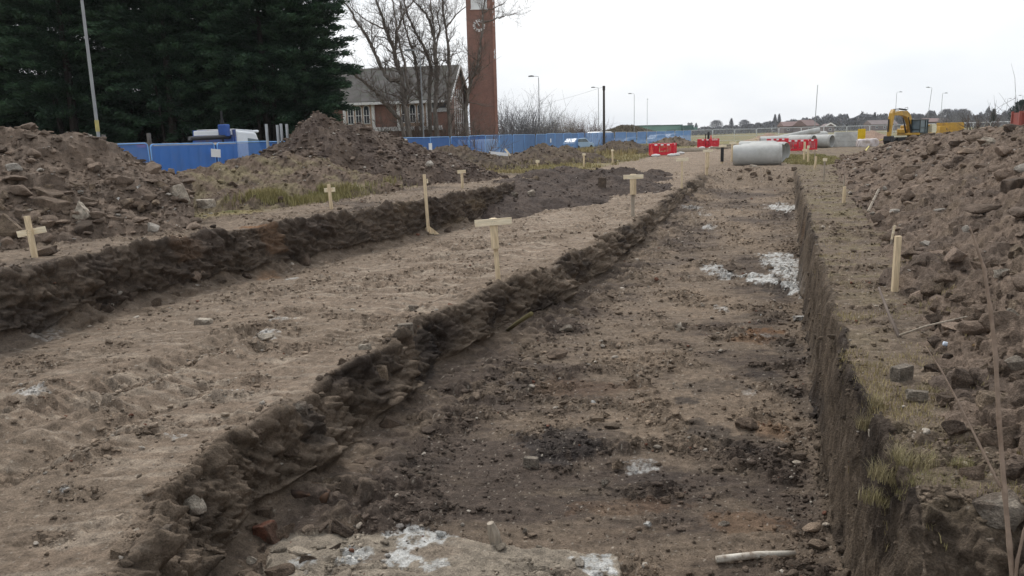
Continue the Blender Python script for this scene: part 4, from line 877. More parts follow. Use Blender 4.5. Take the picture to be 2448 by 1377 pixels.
M['fence_steel'] = mat('fence_steel',(.62,.64,.66),.5,.1,3,metal=.2); M['net'] = netting('blue_netting',(.075,.19,.5),.68); M['net2'] = netting('pale_blue_netting',(.16,.29,.55),.72); M['wire'] = netting('steel_wire_mesh',(.3,.315,.34),.22)  # net2 is a paler blue sheeting for the farther panels
def fence(name, label, A, B, netm, tubem, z0, mid=False, wob=.02):
    A = np.array(A); B = np.array(B); Ln = np.linalg.norm(B-A); n = max(1,int(round(Ln/3.5))); d = (B-A)/Ln; rz = math.atan2(d[1],d[0])
    t = empty(name,label,'fence',(A[0],A[1],z0),rz); pl = Ln/n; W = pl-.09; h = 2.0; r = .13; g_ = np.random.default_rng(n)
    def frame():
        pts = [(0,0,0),(0,0,h-r)]+[(r-r*math.cos(a),0,h-r+r*math.sin(a)) for a in (.5,1.05)]+[(r,0,h)]; pts += [(W-x,0,z) for x,_,z in pts[::-1]]
        return MB().tube(pts,.026 if not mid else .045,6).tube([(.0,0,.22),(W,0,.22)],.018,5)
    for i in range(n):
        f = frame()
        if mid: f.tube([(0,0,1.0),(W,0,1.0)],.018,5)
        o = f.build('fence_panel',tubem,t); o.location = (i*pl+.045,g_.uniform(-.04,.04),g_.uniform(-wob,wob)); o.rotation_euler = (g_.normal(0,.025),g_.normal(0,.006),g_.normal(0,.015))
        nn = 14; vs = []
        for j in range(nn+1):
            for k in range(7): vs.append((W*j/nn,.03+.03*math.sin(j*1.3+i)*math.sin(math.pi*k/6),.03+(h-.07)*k/6))
        MB().add(vs,[(j*7+k,(j+1)*7+k,(j+1)*7+k+1,j*7+k+1) for j in range(nn) for k in range(6)]).build('mesh_sheet',netm,o)
        MB().box((-.045,0,-.03),(.7,.22,.14),bev=.02,rz=1.57).build('foot_block',M['dark'],o)
    return t
FX = -21.5
fence('blue_fence','long site fence sheeted in bright blue netting in front of the truck and church',(FX,6),(FX,59),M['net'],M['bluetube'],.0)
fence('blue_fence','paler stretch of the blue netted fence running on beyond the long lumpy heap',(FX,59),(FX,104),M['net2'],M['bluetube'],.0)
q = at(1652,129); fence('blue_fence','far pale blue fence length turning toward the grey fence',(FX,104),(q[0],q[1]),M['net2'],M['steel'],.0)
r_ = at(2135,124); fence('steel_fence','grey open wire fence across the far side of the site behind the pipes',(q[0],q[1]),(r_[0],r_[1]),M['wire'],M['fence_steel'],.0,True)
q2 = at(2290,118); fence('steel_fence','grey wire fence stretch behind the digger',(r_[0],r_[1]),(q2[0],q2[1]),M['wire'],M['fence_steel'],.0,True)
q3 = at(2560,96); fence('steel_fence','bright grey wire fence right of the digger behind the saplings',(q2[0],q2[1]),(q3[0],q3[1]),M['wire'],M['fence_steel'],.02,True)
def board(px, py, w, h, lab, tilt=0):
    x0 = FX+.12; d = ray(px,py); k = (x0-CAM[0])/d[0]; p = CAM+d*k; s_ = k/FPX; o = MB().box((0,0,0),(w*s_/.72,.02,h*s_),ry=tilt).build('notice_board',M['white']); o.location = p; o.rotation_euler = (0,0,math.pi/2); tag(o,lab,'notice board')
board(516,366,24,19,'square white board hung on the blue fence in front of the truck',.08); board(1029,351,13,17,'upright white board hung on the blue fence left of the low domed heap'); board(1316.5,336,6,9,'small white board hung on the blue fence above the long lumpy heap')
# ------------------------------------------------------------------ tipper truck behind the fence (local X forward)
M['tub'] = mat('tipper_blue',(.03,.09,.33),.45,.15,2,dirt=(.12,.1,.09),dirtsc=1.2); M['cabw'] = mat('cab_white',(.72,.74,.76),.35,.05,2); M['grime'] = mat('tail_grey',(.12,.11,.105),.7,.3,3)
t = TT = empty('tipper_truck','white-cabbed blue tipper truck loaded with soil standing behind the blue fence','truck',(-26.3,27.7,-.5),math.pi/2)
m = MB().box((3.6,0,.85),(7.4,.9,.25)); m.build('chassis',M['dark'],t)
m = MB(); m.prism([(.1,1.05),(5.5,1.05),(5.5,2.3),(0,2.3)],-1.25,-1.2).prism([(.1,1.05),(5.5,1.05),(5.5,2.3),(0,2.3)],1.2,1.25).box((2.8,0,1.07),(5.3,2.38,.06)).box((5.47,0,1.9),(.06,2.38,1.7))
for i in range(9): m.box((.35+i*.62,-1.285,1.65),(.1,.07,1.2)).box((.35+i*.62,1.285,1.65),(.1,.07,1.2))
tub = m.build('tub',M['tub'],t)
MB().box((2.75,-1.25,2.35),(5.5,.14,.1),bev=.02).box((2.75,1.25,2.35),(5.5,.14,.1),bev=.02).build('top_rail',mat('rail_tan',(.5,.44,.37),.6),tub)
tg = MB().box((-.04,0,1.75),(.08,2.5,1.5)).box((-.1,-1.2,1.9),(.1,.14,1.9)).box((-.1,1.2,1.9),(.1,.14,1.9)).box((-.1,0,2.42),(.06,2.3,.1)).build('tailgate',M['grime'],t)
MB().box((-.13,.95,2.35),(.02,.55,.16)).build('marker_board',mat('orange_marker',(.7,.16,.03),.5),tg); MB().box((-.13,-.85,2.35),(.02,.6,.12)).build('marker_board',mat('red_marker',(.35,.06,.04),.5),tg)
MB().box((-.1,-.8,.95),(.05,.35,.14)).build('tail_light',M['red'],t)
u,v_ = np.meshgrid(np.linspace(.1,5.4,50),np.linspace(-1.15,1.15,24)); zz = 2.08+.34*np.cos(v_*1.2)*np.clip(np.sin(u*.58)+.25,0,1)+.1*fbm(u.ravel(),v_.ravel(),.4,3).reshape(u.shape)
mesh_np('soil_load',np.stack([u.ravel(),v_.ravel(),zz.ravel()],1),[gridfaces(24,50)],soil_material('load_soil',False,(.07,.052,.042)),t)
m = MB().prism([(5.7,.55),(7.75,.55),(7.8,1.55),(7.45,2.55),(7.3,2.85),(5.7,2.95)],-1.22,1.22); cab = m.build('cab',M['cabw'],t)
bpy.context.view_layer.update()
md = cab.modifiers.new('b','BEVEL'); md.width = .1; md.segments = 3
MB().prism([(5.45,2.7),(7.35,2.88),(7.1,2.97),(5.75,3.02),(5.45,2.95)],-1.1,1.1).build('roof_fairing',M['cabw'],t)
MB().prism([(6.55,1.72),(7.62,1.48),(7.42,2.5),(6.55,2.58)],-1.235,-1.222).build('side_window',M['glass'],cab); MB().prism([(6.55,1.72),(7.62,1.48),(7.42,2.5),(6.55,2.58)],1.222,1.235).build('side_window',M['glass'],cab)
MB().add([(7.83,-1.1,1.6),(7.83,1.1,1.6),(7.5,1.1,2.5),(7.5,-1.1,2.5)],[(0,1,2,3)]).build('windscreen',M['glass'],cab)
MB().box((7.75,-1.42,1.95),(.12,.1,.5),bev=.02).box((7.75,-1.3,2.2),(.04,.24,.04)).build('mirror',M['dark'],cab); MB().box((7.42,-.3,2.9),(.14,1.9,.12),bev=.03).build('sun_visor',M['cabw'],cab)
MB().box((5.6,0,2.0),(.12,2.45,2.0)).build('headboard',M['tub'],t); MB().tube([(5.5,-.6,2.3),(5.5,-.6,3.45)],.09,10).tube([(5.5,-.6,3.4),(5.5,-.6,3.85)],.045,8).build('exhaust_stack',M['dark'],t)
MB().box((5.2,-.9,2.95),(.3,.5,.55),bev=.03).build('air_filter',M['tub'],t)
MB().tube([(2.45,-1.1,2.5),(2.6,-1.0,2.6),(5.5,-1.0,2.66)],[.05,.1,.1],10).build('load_cover',M['dark'],t); TT.scale = (1,1,1.04)
for x in (1.0,2.2,4.9,6.7):
    for y in (-1.05,1.05):
        w = MB().lathe([(.2,-.14),(.42,-.14),(.5,-.1),(.5,.1),(.42,.14),(.2,.14)],20,axis='y').build('wheel',M['black'],t); w.location = (x,y,.5); MB().lathe([(.05,-.15),(.26,-.15),(.26,.15),(.05,.15)],14,axis='y').build('rim',M['steel'],w)
MB().box((4.0,-1.15,.75),(1.0,.4,.5),bev=.05).build('fuel_tank',M['steel'],t)
for px_,yt,lab in ((639.5,297,'leftmost of the four thin grey poles behind the blue fence'),(665.5,299,'second from the left of the four thin grey poles, the shortest'),(674.5,296,'third from the left of the four thin grey poles behind the blue fence'),(688,297,'rightmost of the four thin grey poles behind the blue fence')):
    p = at(px_,31,-.4); h_ = 2+(hy(px_)-yt)*31/FPX; o = MB().tube([(0,0,-.2),(0,0,h_+.4)],.055,8).build('metal_pole',M['steel']); o.location = p; tag(o,lab,'pole')
# ------------------------------------------------------------------ cars and vans behind the fence
def car(p, rz, col, label, van=False, cat='car'):
    t = empty('parked_van' if van else 'parked_car',label,cat,p,rz); cm = mat('paint',col,.35,.04,2)
    if van: prof = [(-2.4,.35),(-2.4,2.0),(-2.25,2.15),(1.0,2.15),(1.35,2.05),(2.0,1.25),(2.5,1.05),(2.55,.35)]; win = [(1.05,1.25),(1.85,1.25),(1.35,1.9),(1.05,1.95)]; W = .95; ws=[(2.02,1.27),(1.37,2.04)]
    else: prof = [(-2.0,.35),(-2.05,.85),(-1.85,1.0),(-1.35,1.4),(.3,1.45),(1.0,.98),(1.85,.85),(2.05,.6),(2.05,.35)]; win = [(-1.5,1.0),(.8,1.0),(.2,1.37),(-1.2,1.34)]; W = .85; ws=[(1.0,1.0),(.32,1.44)]
    b = MB().prism(prof,-W,W).build('body',cm,t); md = b.modifiers.new('b','BEVEL'); md.width=.08; md.segments=2
    for s_ in (-1,1): MB().prism(win,s_*W*1.002,s_*(W+.012)).build('side_window',M['glass'],b)
    MB().add([(ws[0][0]+.03,-W*.9,ws[0][1]),(ws[0][0]+.03,W*.9,ws[0][1]),(ws[1][0]+.03,W*.85,ws[1][1]),(ws[1][0]+.03,-W*.85,ws[1][1])],[(0,1,2,3)]).build('windscreen',M['glass'],b)
    if not van: MB().add([(-1.88,-W*.85,1.02),(-1.88,W*.85,1.02),(-1.38,W*.8,1.39),(-1.38,-W*.8,1.39)],[(0,3,2,1)]).build('rear_window',M['glass'],b)
    for x in (-1.3,1.35):
        for s_ in (-1,1): w = MB().lathe([(.15,-.1),(.3,-.1),(.32,-.07),(.32,.07),(.3,.1),(.15,.1)],16,axis='y').build('wheel',M['black'],t); w.location = (x,s_*(W-.08),.32)
    return t
def gat(px,D): q = at(px,D); q[2] = G(q[0],q[1]); return q
car(gat(1152,68),1.35,(.7,.72,.75),'white van behind the blue fence at the foot of the clock tower',True,'van')
car(gat(1383,92),1.2,(.3,.42,.55),'pale blue car behind the blue fence right of the long lumpy heap')
car(gat(1438,106),1.3,(.78,.79,.8),'white van behind the blue fence beside the wooden pole',True,'van')
car(gat(1577,128),.9,(.68,.72,.76),'silver car behind the far blue fence above the front red barrier')
car(gat(1609,150),.9,(.8,.8,.8),'white car behind the small pale brown heap')
car(gat(1517,140),.5,(.35,.42,.5),'grey-blue car behind the far blue fence')
# ------------------------------------------------------------------ excavator
t = empty('excavator','yellow tracked excavator with a dark cab, its arm lowered behind the spoil bank','excavator',at(2185,85,-.1),AZR+math.radians(215))
for s_ in (-1,1):
    tr = MB().prism([(-1.75,.25),(-1.55,.05),(1.55,.05),(1.75,.25),(1.75,.55),(1.55,.78),(-1.55,.78),(-1.75,.55)],s_*1.25-.25,s_*1.25+.25).build('track',M['black'],t)
    for x in (-1.4,-.7,0,.7,1.4): MB().lathe([(.02,-.27),(.2,-.27),(.2,.27),(.02,.27)],12,(x,s_*1.25,.35),'y').build('roller',M['dark'],tr)
MB().box((0,0,.55),(2.6,1.9,.4),bev=.05).lathe([(.6,.7),(.6,1.0)],20).build('undercarriage',M['dark'],t)
h = MB().box((-.5,0,1.1),(3.2,2.5,.25),bev=.04).box((-.75,-.75,1.6),(2.6,.95,.85),bev=.08).box((.85,-.75,1.42),(.7,.9,.5),bev=.06).build('house',M['yellow'],t)
MB().prism([(-2.1,1.0),(-2.35,1.3),(-2.35,1.9),(-2.1,2.1),(-1.4,2.1),(-1.4,1.0)],-1.24,1.24).build('counterweight',mat('cream',(.66,.62,.46),.5),t); MB().box((-.9,.3,1.95),(1.4,1.4,.18),bev=.04).build('bonnet',M['yellow'],h)
M['cabdk'] = mat('cab_dark',(.028,.04,.042),.4,.2,2)
c_b = MB()
for x in (-.55,.98):
    for y in (.32,1.2): c_b.box((x,y,1.75),(.1,.08,1.62))
c_b.box((.2,.76,2.57),(1.75,1.05,.1),bev=.03).box((.2,.76,1.1),(1.66,.98,.35)).box((.2,1.2,1.75),(1.6,.06,.06)).box((.98,.76,1.55),(.06,.9,.1)).box((-.1,1.2,1.75),(.07,.05,1.6)).box((-.52,.76,1.5),(.05,.88,.7))
cb = c_b.build('cab',M['cabdk'],t); MB().box((.2,.76,1.9),(1.5,.82,1.26)).build('cab_glass',M['glass'],cb); MB().box((.0,.7,1.55),(.5,.5,.7),bev=.08).build('seat',M['black'],cb)
def beam(pts, hh, w): 
    top = []; bot = []
    for i,(x,z) in enumerate(pts):
        a = np.array(pts[max(i-1,0)]); b = np.array(pts[min(i+1,len(pts)-1)]); d = (b-a)/np.linalg.norm(b-a); nn = np.array([-d[1],d[0]])*hh[i]/2; top.append((x+nn[0],z+nn[1])); bot.append((x-nn[0],z-nn[1]))
    m = MB(); 
    for i in range(len(pts)-1): m.prism([bot[i],bot[i+1],top[i+1],top[i]],-w/2,w/2)
    return m
bm = beam([(.45,1.15),(.85,2.1),(1.35,2.85),(1.9,3.22),(2.8,3.3),(4.35,3.2)],[.4,.6,.66,.6,.46,.28],.42).build('boom',M['yellow'],t)
st = beam([(4.25,3.62),(4.45,3.2),(4.6,2.4),(4.75,.95)],[.3,.58,.46,.26],.34).build('stick',M['yellow'],t)
MB().tube([(1.7,0,3.62),(3.1,0,3.72)],.09,8).tube([(3.1,0,3.72),(4.25,0,3.68)],.045,8).build('stick_cylinder',M['dark'],t)
for y in (-.3,.3): MB().tube([(.95,y,1.15),(1.35,y,2.1)],.09,8).tube([(1.35,y,2.1),(1.75,y,2.85)],.05,8).build('boom_cylinder',M['dark'],t)
MB().tube([(4.95,0,2.7),(5.0,0,1.4)],.07,8).build('bucket_cylinder',M['dark'],st); MB().tube([(1.6,.1,3.6),(1.7,.12,3.9),(2.1,.1,3.85),(2.3,.1,3.6)],.02,5).build('hose',M['dark'],bm)
MB().prism([(4.6,1.0),(4.95,.95),(5.05,.5),(4.7,.0),(4.1,.05),(3.85,.35),(4.2,.3),(4.5,.5)],-.45,.45).build('bucket',M['dark'],t)
# ------------------------------------------------------------------ plant near the excavator
p = at(2272,90,-.2); t = empty('trench_box','yellow steel trench box stood behind the crest of the right bank','trench box',p,AZR+.25)
for s_ in (-1,1): MB().box((0,s_*.8,1.15),(2.2,.12,2.3),bev=.02).box((0,s_*.88,.6),(2.2,.06,.14)).box((0,s_*.88,1.7),(2.2,.06,.14)).build('side_panel',M['yellow'],t)
for x in (-.8,.8): MB().tube([(x,-.8,1.6),(x,.8,1.6)],.08,8).tube([(x,-.8,.5),(x,.8,.5)],.08,8).build('strut',M['dark'],t)
p = at(2252,88,-.1); o = MB().box((0,0,.9),(.7,.7,1.9),bev=.03).box((0,-.36,1.0),(.3,.03,1.2)).build('yellow_cabinet',M['yellow']); o.location=p; o.rotation_euler=(0,0,AZR); tag(o,'narrow yellow cabinet at the left end of the trench box','cabinet')
p = at(2061,90,0); t = empty('trench_sheet','bright yellow steel sheet standing behind the white bags','steel sheet',p,AZR); MB().box((0,0,.8),(.85,.06,1.7)).box((-.3,-.05,.8),(.1,.06,1.6)).box((.3,-.05,.8),(.1,.06,1.6)).build('sheet',mat('bright_yellow',(.7,.48,.02),.5,.1,2),t)
for i,(px_,D_,w,lab) in enumerate(((2066,76,1.1,'left white bulk bag beside the grey chamber rings'),(2085,77,1.2,'right white bulk bag under the crest of the spoil bank'))):
    p = at(px_,D_); p[2] = SG(p[0],p[1]); gsl,f = ico(3); v = np.clip(gsl*1.35,-1,1)*np.array([.5*w,.45,.4]); v += .05*pn(v[:,0]*4+i*5,v[:,1]*4,v[:,2]*4)[:,None]; o = mesh_np('bulk_bag',v,[f],mat('bag_white',(.55,.5,.49),.8,.15,4,dirt=(.4,.33,.3)),smooth=True); o.location = p+[0,0,.34]; o.rotation_euler = (0,0,AZR+i*.3); tag(o,lab,'bulk bag')
p = at(2452,58,.3); t = empty('shipping_container','rust-red steel container at the right edge beyond the spoil bank','container',p,AZR-.35)
m = MB().box((2.2,0,1.2),(5.6,2.3,2.3)); 
for i in range(27): m.box((-.5+i*.2,-1.17,1.2),(.1,.05,2.1))
cr = m.build('body',mat('container_red',(.26,.05,.035),.55,.15,2,dirt=(.17,.05,.04)),t); m = MB()
for x in (-.62,5.0): 
    for y in (-1.17,1.17): m.box((x,y,1.2),(.16,.16,2.5))
m.box((2.2,-1.17,2.38),(5.6,.14,.14)).box((2.2,-1.17,.06),(5.6,.14,.14)).build('frame',mat('container_frame',(.3,.08,.06),.55),t)
# ------------------------------------------------------------------ lamp columns and wooden pole
def lamp_proto():
    t = empty('street_lamp','',None,(0,0,0)); MB().tube([(0,0,-.6),(0,0,1.6)],.085,10).tube([(0,0,1.6),(0,0,9.85)],[.06,.045],10).build('column',M['lamp'],t)
    a = MB().tube([(0,0,9.8),(0,0,9.95),(-.08,0,10.0),(-.75,0,10.05)],.028,8).build('arm',M['lamp'],t); MB().prism([(-1.3,9.97),(-.6,9.98),(-.6,10.1),(-.9,10.17),(-1.3,10.1)],-.14,.14).build('lantern',mat('lantern',(.2,.21,.22),.4),t); return t
LP = [(238,28.5,'nearest lamp column rising out of the picture on the left',.0,1),(1013,69,'lamp column with its lantern in the branches of the bare trees',0,1),(1290,103,'lamp column just right of the clock tower',0,1),(1431,145,'lamp column beside the wooden pole',0,1),(1516,172,'lamp column above the green shed, left of two',0,1),(1547,205,'lamp column above the green shed with its lantern end-on, right of two',1.45,1),(1200,214,'far lamp column hugging the right edge of the clock tower',1.4,1),(2139,200,'lamp column behind the excavator arm',3.14,1),(2214,180,'leaning lamp column behind the excavator cab',0,1),(2248,215,'lamp column above the yellow trench box',3.14,1),(2404,280,'farthest lamp column above the trees on the right',3.14,1),(2440,250,'lamp column at the right edge by the dark evergreen',0,1)]
L0 = None
for px_,D_,lab,rz_,_ in LP:
    o = lamp_proto() if L0 is None else copy_tree(L0); L0 = L0 or o; p = at(px_,D_); p[2] = G(p[0],p[1]) if D_ < 110 else 0; o.location = p; o.rotation_euler = (0,.075 if px_ == 2214 else 0,AZR+rz_); tag(o,lab,'street lamp','street lamps')
s_ = MB().lathe([(.068,-.2),(.068,.2)],12).build('sticker',mat('sticker',(.45,.38,.14),.6),L0); s_.location = (0,0,2.9-.25)
q = at(1947,163); o = MB().tube([(0,0,-.5),(.28,0,10.2)],[.09,.06],8).tube([(.28,0,10.2),(.28,0,10.3)],.12,8).build('lamp_mast',M['lamp']); o.location=(q[0],q[1],0); o.rotation_euler=(0,0,AZR); tag(o,'tall slightly leaning mast behind the far pipe row','mast')
q = at(1444,95); zq = G(q[0],q[1]); t = empty('wooden_pole','dark wooden pole carrying a wire beside the lamp column','wooden pole',(q[0],q[1],zq)); hp_ = 2+(hy(1444)-208)*95/FPX-zq
MB().tube([(0,0,-.5),(0,0,hp_)],[.17,.12],10).build('pole',mat('creosote',(.06,.05,.042),.85,.3,6),t); MB().box((0,0,hp_-.25),(.3,.12,.5)).build('bracket',M['dark'],t)
w0 = np.array([q[0],q[1],zq+hp_-.1]); w1 = PD(1199,258,212); tag(MB().tube([w0*(1-u)+w1*u-np.array([0,0,3.2*u*(1-u)]) for u in np.linspace(0,1,13)],.014,4).build('overhead_wire',M['lamp']),'thin sagging wire running from the wooden pole toward the clock tower','wire')
# ------------------------------------------------------------------ church and clock tower
def brickmat(name, c1, c2, mor):
    m, nt, b = newmat(name); N = nt.nodes; L = nt.links; tc = N.new('ShaderNodeTexCoord'); mp = N.new('ShaderNodeMapping'); L.new(tc.outputs['Object'],mp.inputs[0]); mp.inputs['Rotation'].default_value=(math.pi/2,0,0)
    br = N.new('ShaderNodeTexBrick'); L.new(mp.outputs[0],br.inputs['Vector']); br.inputs['Scale'].default_value=4.4; br.inputs['Color1'].default_value=(*c1,1); br.inputs['Color2'].default_value=(*c2,1); br.inputs['Mortar'].default_value=(*mor,1); br.inputs['Mortar Size'].default_value=.012
    n = N.new('ShaderNodeTexNoise'); n.inputs['Scale'].default_value=.55; n.inputs['Detail'].default_value=6; L.new(tc.outputs['Object'],n.inputs['Vector']); r = N.new('ShaderNodeMapRange'); r.inputs['To Min'].default_value=.62; r.inputs['To Max'].default_value=1.35; L.new(n.outputs['Fac'],r.inputs['Value'])
    vm = N.new('ShaderNodeVectorMath'); vm.operation='SCALE'; L.new(br.outputs['Color'],vm.inputs[0]); L.new(r.outputs[0],vm.inputs['Scale']); L.new(vm.outputs[0],b.inputs['Base Color']); b.inputs['Roughness'].default_value=.85; return m
M['brick'] = brickmat('red_brick',(.265,.135,.104),(.21,.105,.08),(.25,.19,.155)); M['wht'] = mat('white_paint',(.8,.79,.77),.7,.08,3); M['roof'] = mat('roof_tile',(.098,.09,.085),.85,.25,1.2,dirt=(.075,.08,.06)); M['pane'] = mat('window_pane',(.05,.06,.075),.15,.3,2,spec=.6)
M['buff'] = mat('buff_panel',(.52,.36,.26),.85,.12,2)
p = at(1158,85,-.6); t = empty('clock_tower','tall square red brick clock tower beside the church','clock tower',p,AZR+.03); W = 3.0; TH = 19.5; hw = W/2
sh = MB().box((0,hw,TH/2),(W,W,TH)).build('shaft',M['brick'],t); MB().box((1.33,-.03,TH/2),(.3,.12,TH)).build('pilaster',mat('pale_brick',(.31,.165,.125),.85,.15,2),sh)
MB().box((0,hw,TH+.15),(W+.3,W+.3,.3)).build('coping',M['wht'],t)

zc = 2.6+(hy(1138)-72)*85/FPX; xc = -.2
m = MB().lathe([(.05,-.08),(.07,-.05),(.07,.0),(.05,.02)],12,(xc,-.04,zc),'y')
for i in range(12):
    a = i*math.pi/6; big = i % 3 == 0
    for o_ in ((-.065,.065) if big else (0,)):
        m.box((xc+math.sin(a)*.5+math.cos(a)*o_,-.03,zc+math.cos(a)*.5-math.sin(a)*o_),(.1 if big else .14,.04,.27),ry=a)
ck = m.build('clock',M['wht'],t); a = math.radians(-31); MB().box((xc+math.sin(a)*.24,-.07,zc+math.cos(a)*.24),(.09,.02,.62),ry=a).build('minute_hand',M['wht'],ck)
a = math.radians(-38); MB().box((xc+math.sin(a)*.12,-.1,zc+math.cos(a)*.12),(.08,.02,.34),ry=a).build('hour_hand',M['wht'],ck)
poly = [(-.98,15.55),(.68,15.55),(.68,16.75)]+[(.68-1.66*i/12,16.78+.13*abs(math.sin(i*math.pi/4))) for i in range(1,12)]+[(-.98,16.75)]
lv = MB().prism(poly,-.04,.02).build('louvre',mat('pale_louvre',(.74,.75,.74),.7,.1,2),t); m = MB()
for x in (-.55,-.12,.3): m.box((x,-.05,16.15),(.05,.03,1.2))
m.build('mullion',M['wht'],lv); MB().box((-.15,-.06,15.5),(1.8,.1,.09)).build('sill',M['wht'],lv)
g_ = np.random.default_rng(3); m = MB()
for i in range(26):
    z_ = g_.choice([g_.uniform(13.5,17.5),g_.uniform(10.5,11.4)]); m.box((1.33+g_.uniform(-.06,.1),-.1,z_),(g_.uniform(.03,.1),.02,g_.uniform(.08,.35)))
m.build('paint_marks',M['wht'],sh)
for x in (-.75,.1): MB().box((x,-.02,.95),(.5,.05,1.0)).build('low_window',M['buff'],t)
MB().box((-.1,-.03,1.75),(2.4,.08,.12)).build('string_course',M['buff'],t)
p = at(1077,80,-.6); ch = empty('church','red brick church hall with a long tiled roof and white trim behind the bare trees','church',p,AZR-.17); LN = 21.; DP = 8.2; ez = 6.3; rz_ = 9.75
wl = MB().box((-LN/2,DP/2,ez/2),(LN,DP,ez)).build('wall',M['brick'],ch); gb = MB().prism([(0,ez),(DP,ez),(DP/2,rz_-.1)],-.3,-.02,'yz').prism([(0,ez),(DP,ez),(DP/2,rz_-.1)],-LN+.02,-LN+.3,'yz').build('gable',M['brick'],ch)
MB().prism([(-.5,ez-.15),(DP/2,rz_),(DP+.5,ez-.15),(DP+.5,ez-.02),(DP/2,rz_+.16),(-.5,ez-.02)],-LN-.3,.3,'yz').build('roof',M['roof'],ch)
MB().box((-LN/2,-.5,ez-.22),(LN+.5,.12,.26)).build('gutter_board',M['wht'],ch)
MB().prism([(-.55,ez-.35),(DP/2,rz_-.08),(DP/2,rz_+.2),(-.55,ez+.02)],.3,.38,'yz').prism([(DP+.55,ez-.35),(DP/2,rz_-.08),(DP/2,rz_+.2),(DP+.55,ez+.02)],.3,.38,'yz').build('verge_board',M['wht'],ch)
m = MB()
for y in (2.2,3.2,4.1,5.0,6.0): m.box((.04,y,4.4),(.08,.14,5.2+1.2*(1-abs(y-4.1)/3)))
for z in (2.6,4.0,5.4,6.6): m.box((.05,4.1,z),(.06,3.9,.12))
m.build('gable_lattice',M['wht'],ch)
def arch(xc_,z0,z1,w,par):
    pts = [(xc_-w/2,z0),(xc_+w/2,z0)]+[(xc_+w/2*math.cos(a),z1-w/2+w/2*math.sin(a)) for a in np.linspace(0,math.pi,9)]
    big = [(xc_-w/2-.1,z0-.1),(xc_+w/2+.1,z0-.1)]+[(xc_+(w/2+.1)*math.cos(a),z1-w/2+(w/2+.1)*math.sin(a)) for a in np.linspace(0,math.pi,9)]
    f_ = MB().prism(big,-.12,-.03).build('window',M['wht'],par); MB().prism(pts,-.14,-.1).build('pane',M['pane'],f_); MB().box((xc_,-.15,z0+(z1-z0)*.45),(w,.03,.07)).box((xc_,-.15,z0+(z1-z0)*.4),(.05,.03,(z1-z0)*.75)).build('glazing_bar',M['wht'],f_); return f_
for x0 in (-10.9,-5.2):
    MB().box((x0+1.4,-.02,4.9),(2.9,.06,2.4)).build('buff_panel',M['buff'],ch)
    for k in range(3): arch(x0+.55+.85*k,4.15,5.85,.5,ch)
    for x in (x0-.1,x0+2.95): MB().box((x,-.08,4.85),(.3,.2,2.5)).build('white_pier',M['wht'],ch)
MB().box((-8,-.1,3.5),(8.6,.22,.42)).box((-2,-.1,3.5),(2.4,.22,.42)).build('white_band',M['wht'],ch)
sw = MB().box((-1.0,-.05,5.6),(1.7,.1,1.1)).build('window',mat('grey_frame',(.5,.5,.5),.6),ch); MB().box((-1.0,-.11,5.75),(1.4,.03,.6)).build('pane',M['pane'],sw)
# ------------------------------------------------------------------ far buildings
def house(px, D, w, dpt, ez_, rz2, wm, rm, lab, gable=False, rot=0, name='house'):
    p = at(px,D,-.4); t = empty(name,lab,'house',p,AZR+rot); MB().box((0,dpt/2,ez_/2),(w,dpt,ez_)).build('wall',wm,t)
    if gable: rf = MB().prism([(-w/2-.3,ez_),(w/2+.3,ez_),(0,rz2)],-.2,dpt,'xz').build('roof',rm,t); MB().prism([(-w/2-.4,ez_-.1),(0,rz2-.1),(w/2+.4,ez_-.1),(w/2+.4,ez_+.4),(0,rz2+.4),(-w/2-.4,ez_+.4)],-.4,-.25).build('verge_board',M['wht'],t)
    else: rf = MB().prism([(-.4,ez_),(dpt/2,rz2),(dpt+.4,ez_)],-w/2-.3,w/2+.3,'yz').build('roof',rm,t)
    MB().box((w*.3,dpt/2,rz2+.1),(.6,.5,.8)).build('chimney',wm,rf)
    for x in ((-.3,0,.3) if not gable else (0,)): f_ = MB().box((x*w,-.03,ez_*.55),(1.0,.06,.9)).build('window',M['wht'],t); MB().box((x*w,-.08,ez_*.55),(.8,.05,.7)).build('pane',M['pane'],f_)
M['fbrick'] = mat('far_brick',(.19,.15,.145),.85,.12,.6); M['froof'] = mat('far_roof',(.2,.165,.16),.85,.12,.5); M['froof2'] = mat('far_red_roof',(.22,.155,.145),.85,.1,.4)
house(1900,330,9,8,3.0,4.9,M['fbrick'],M['froof2'],'red brick house with a hipped red roof beyond the grey fence'); house(1943,325,7,7,3.0,5.4,M['fbrick'],M['froof2'],'red gabled house just left of the tall mast',rot=.5)
house(1985,300,3.2,6,2.4,3.5,M['fbrick'],M['froof'],'small house with a white-edged gable above the far fence',True); house(2115,340,11,8,2.8,4.6,M['fbrick'],M['froof'],'long low house left of the excavator arm')
house(2245,310,9,8,3.2,4.6,M['fbrick'],M['froof2'],'red house showing between excavator cab and trench box')
house(2030,420,14,8,4.4,6.4,mat('far_render',(.5,.5,.5),.8),M['froof'],'pale-fronted house with a white gutter among the far trees')
p = at(1545,420,-.5); t = empty('green_shed','wide pale green metal shed with a stepped flat roof beyond the fence','shed',p,AZR+.1); gm = mat('green_sheet',(.17,.3,.25),.55,.1,.15,stretch=(1,1,.1)); gd2 = mat('dark_green',(.07,.13,.115),.6,.1,.2)
MB().box((-2,9,2.6),(20,14,5.6)).box((12,8,2.5),(16,13,5.5)).box((24,8,1.9),(9,12,4.2)).build('wall',gm,t); MB().box((-2,8.9,5.5),(20.4,14.4,.45)).box((12,7.9,5.4),(16.3,13.4,.45)).build('roof',gd2,t); MB().box((22,-.0,2.6),(5,8,5.0)).box((14,1.45,1.5),(5,.2,3)).build('doors',gd2,t)
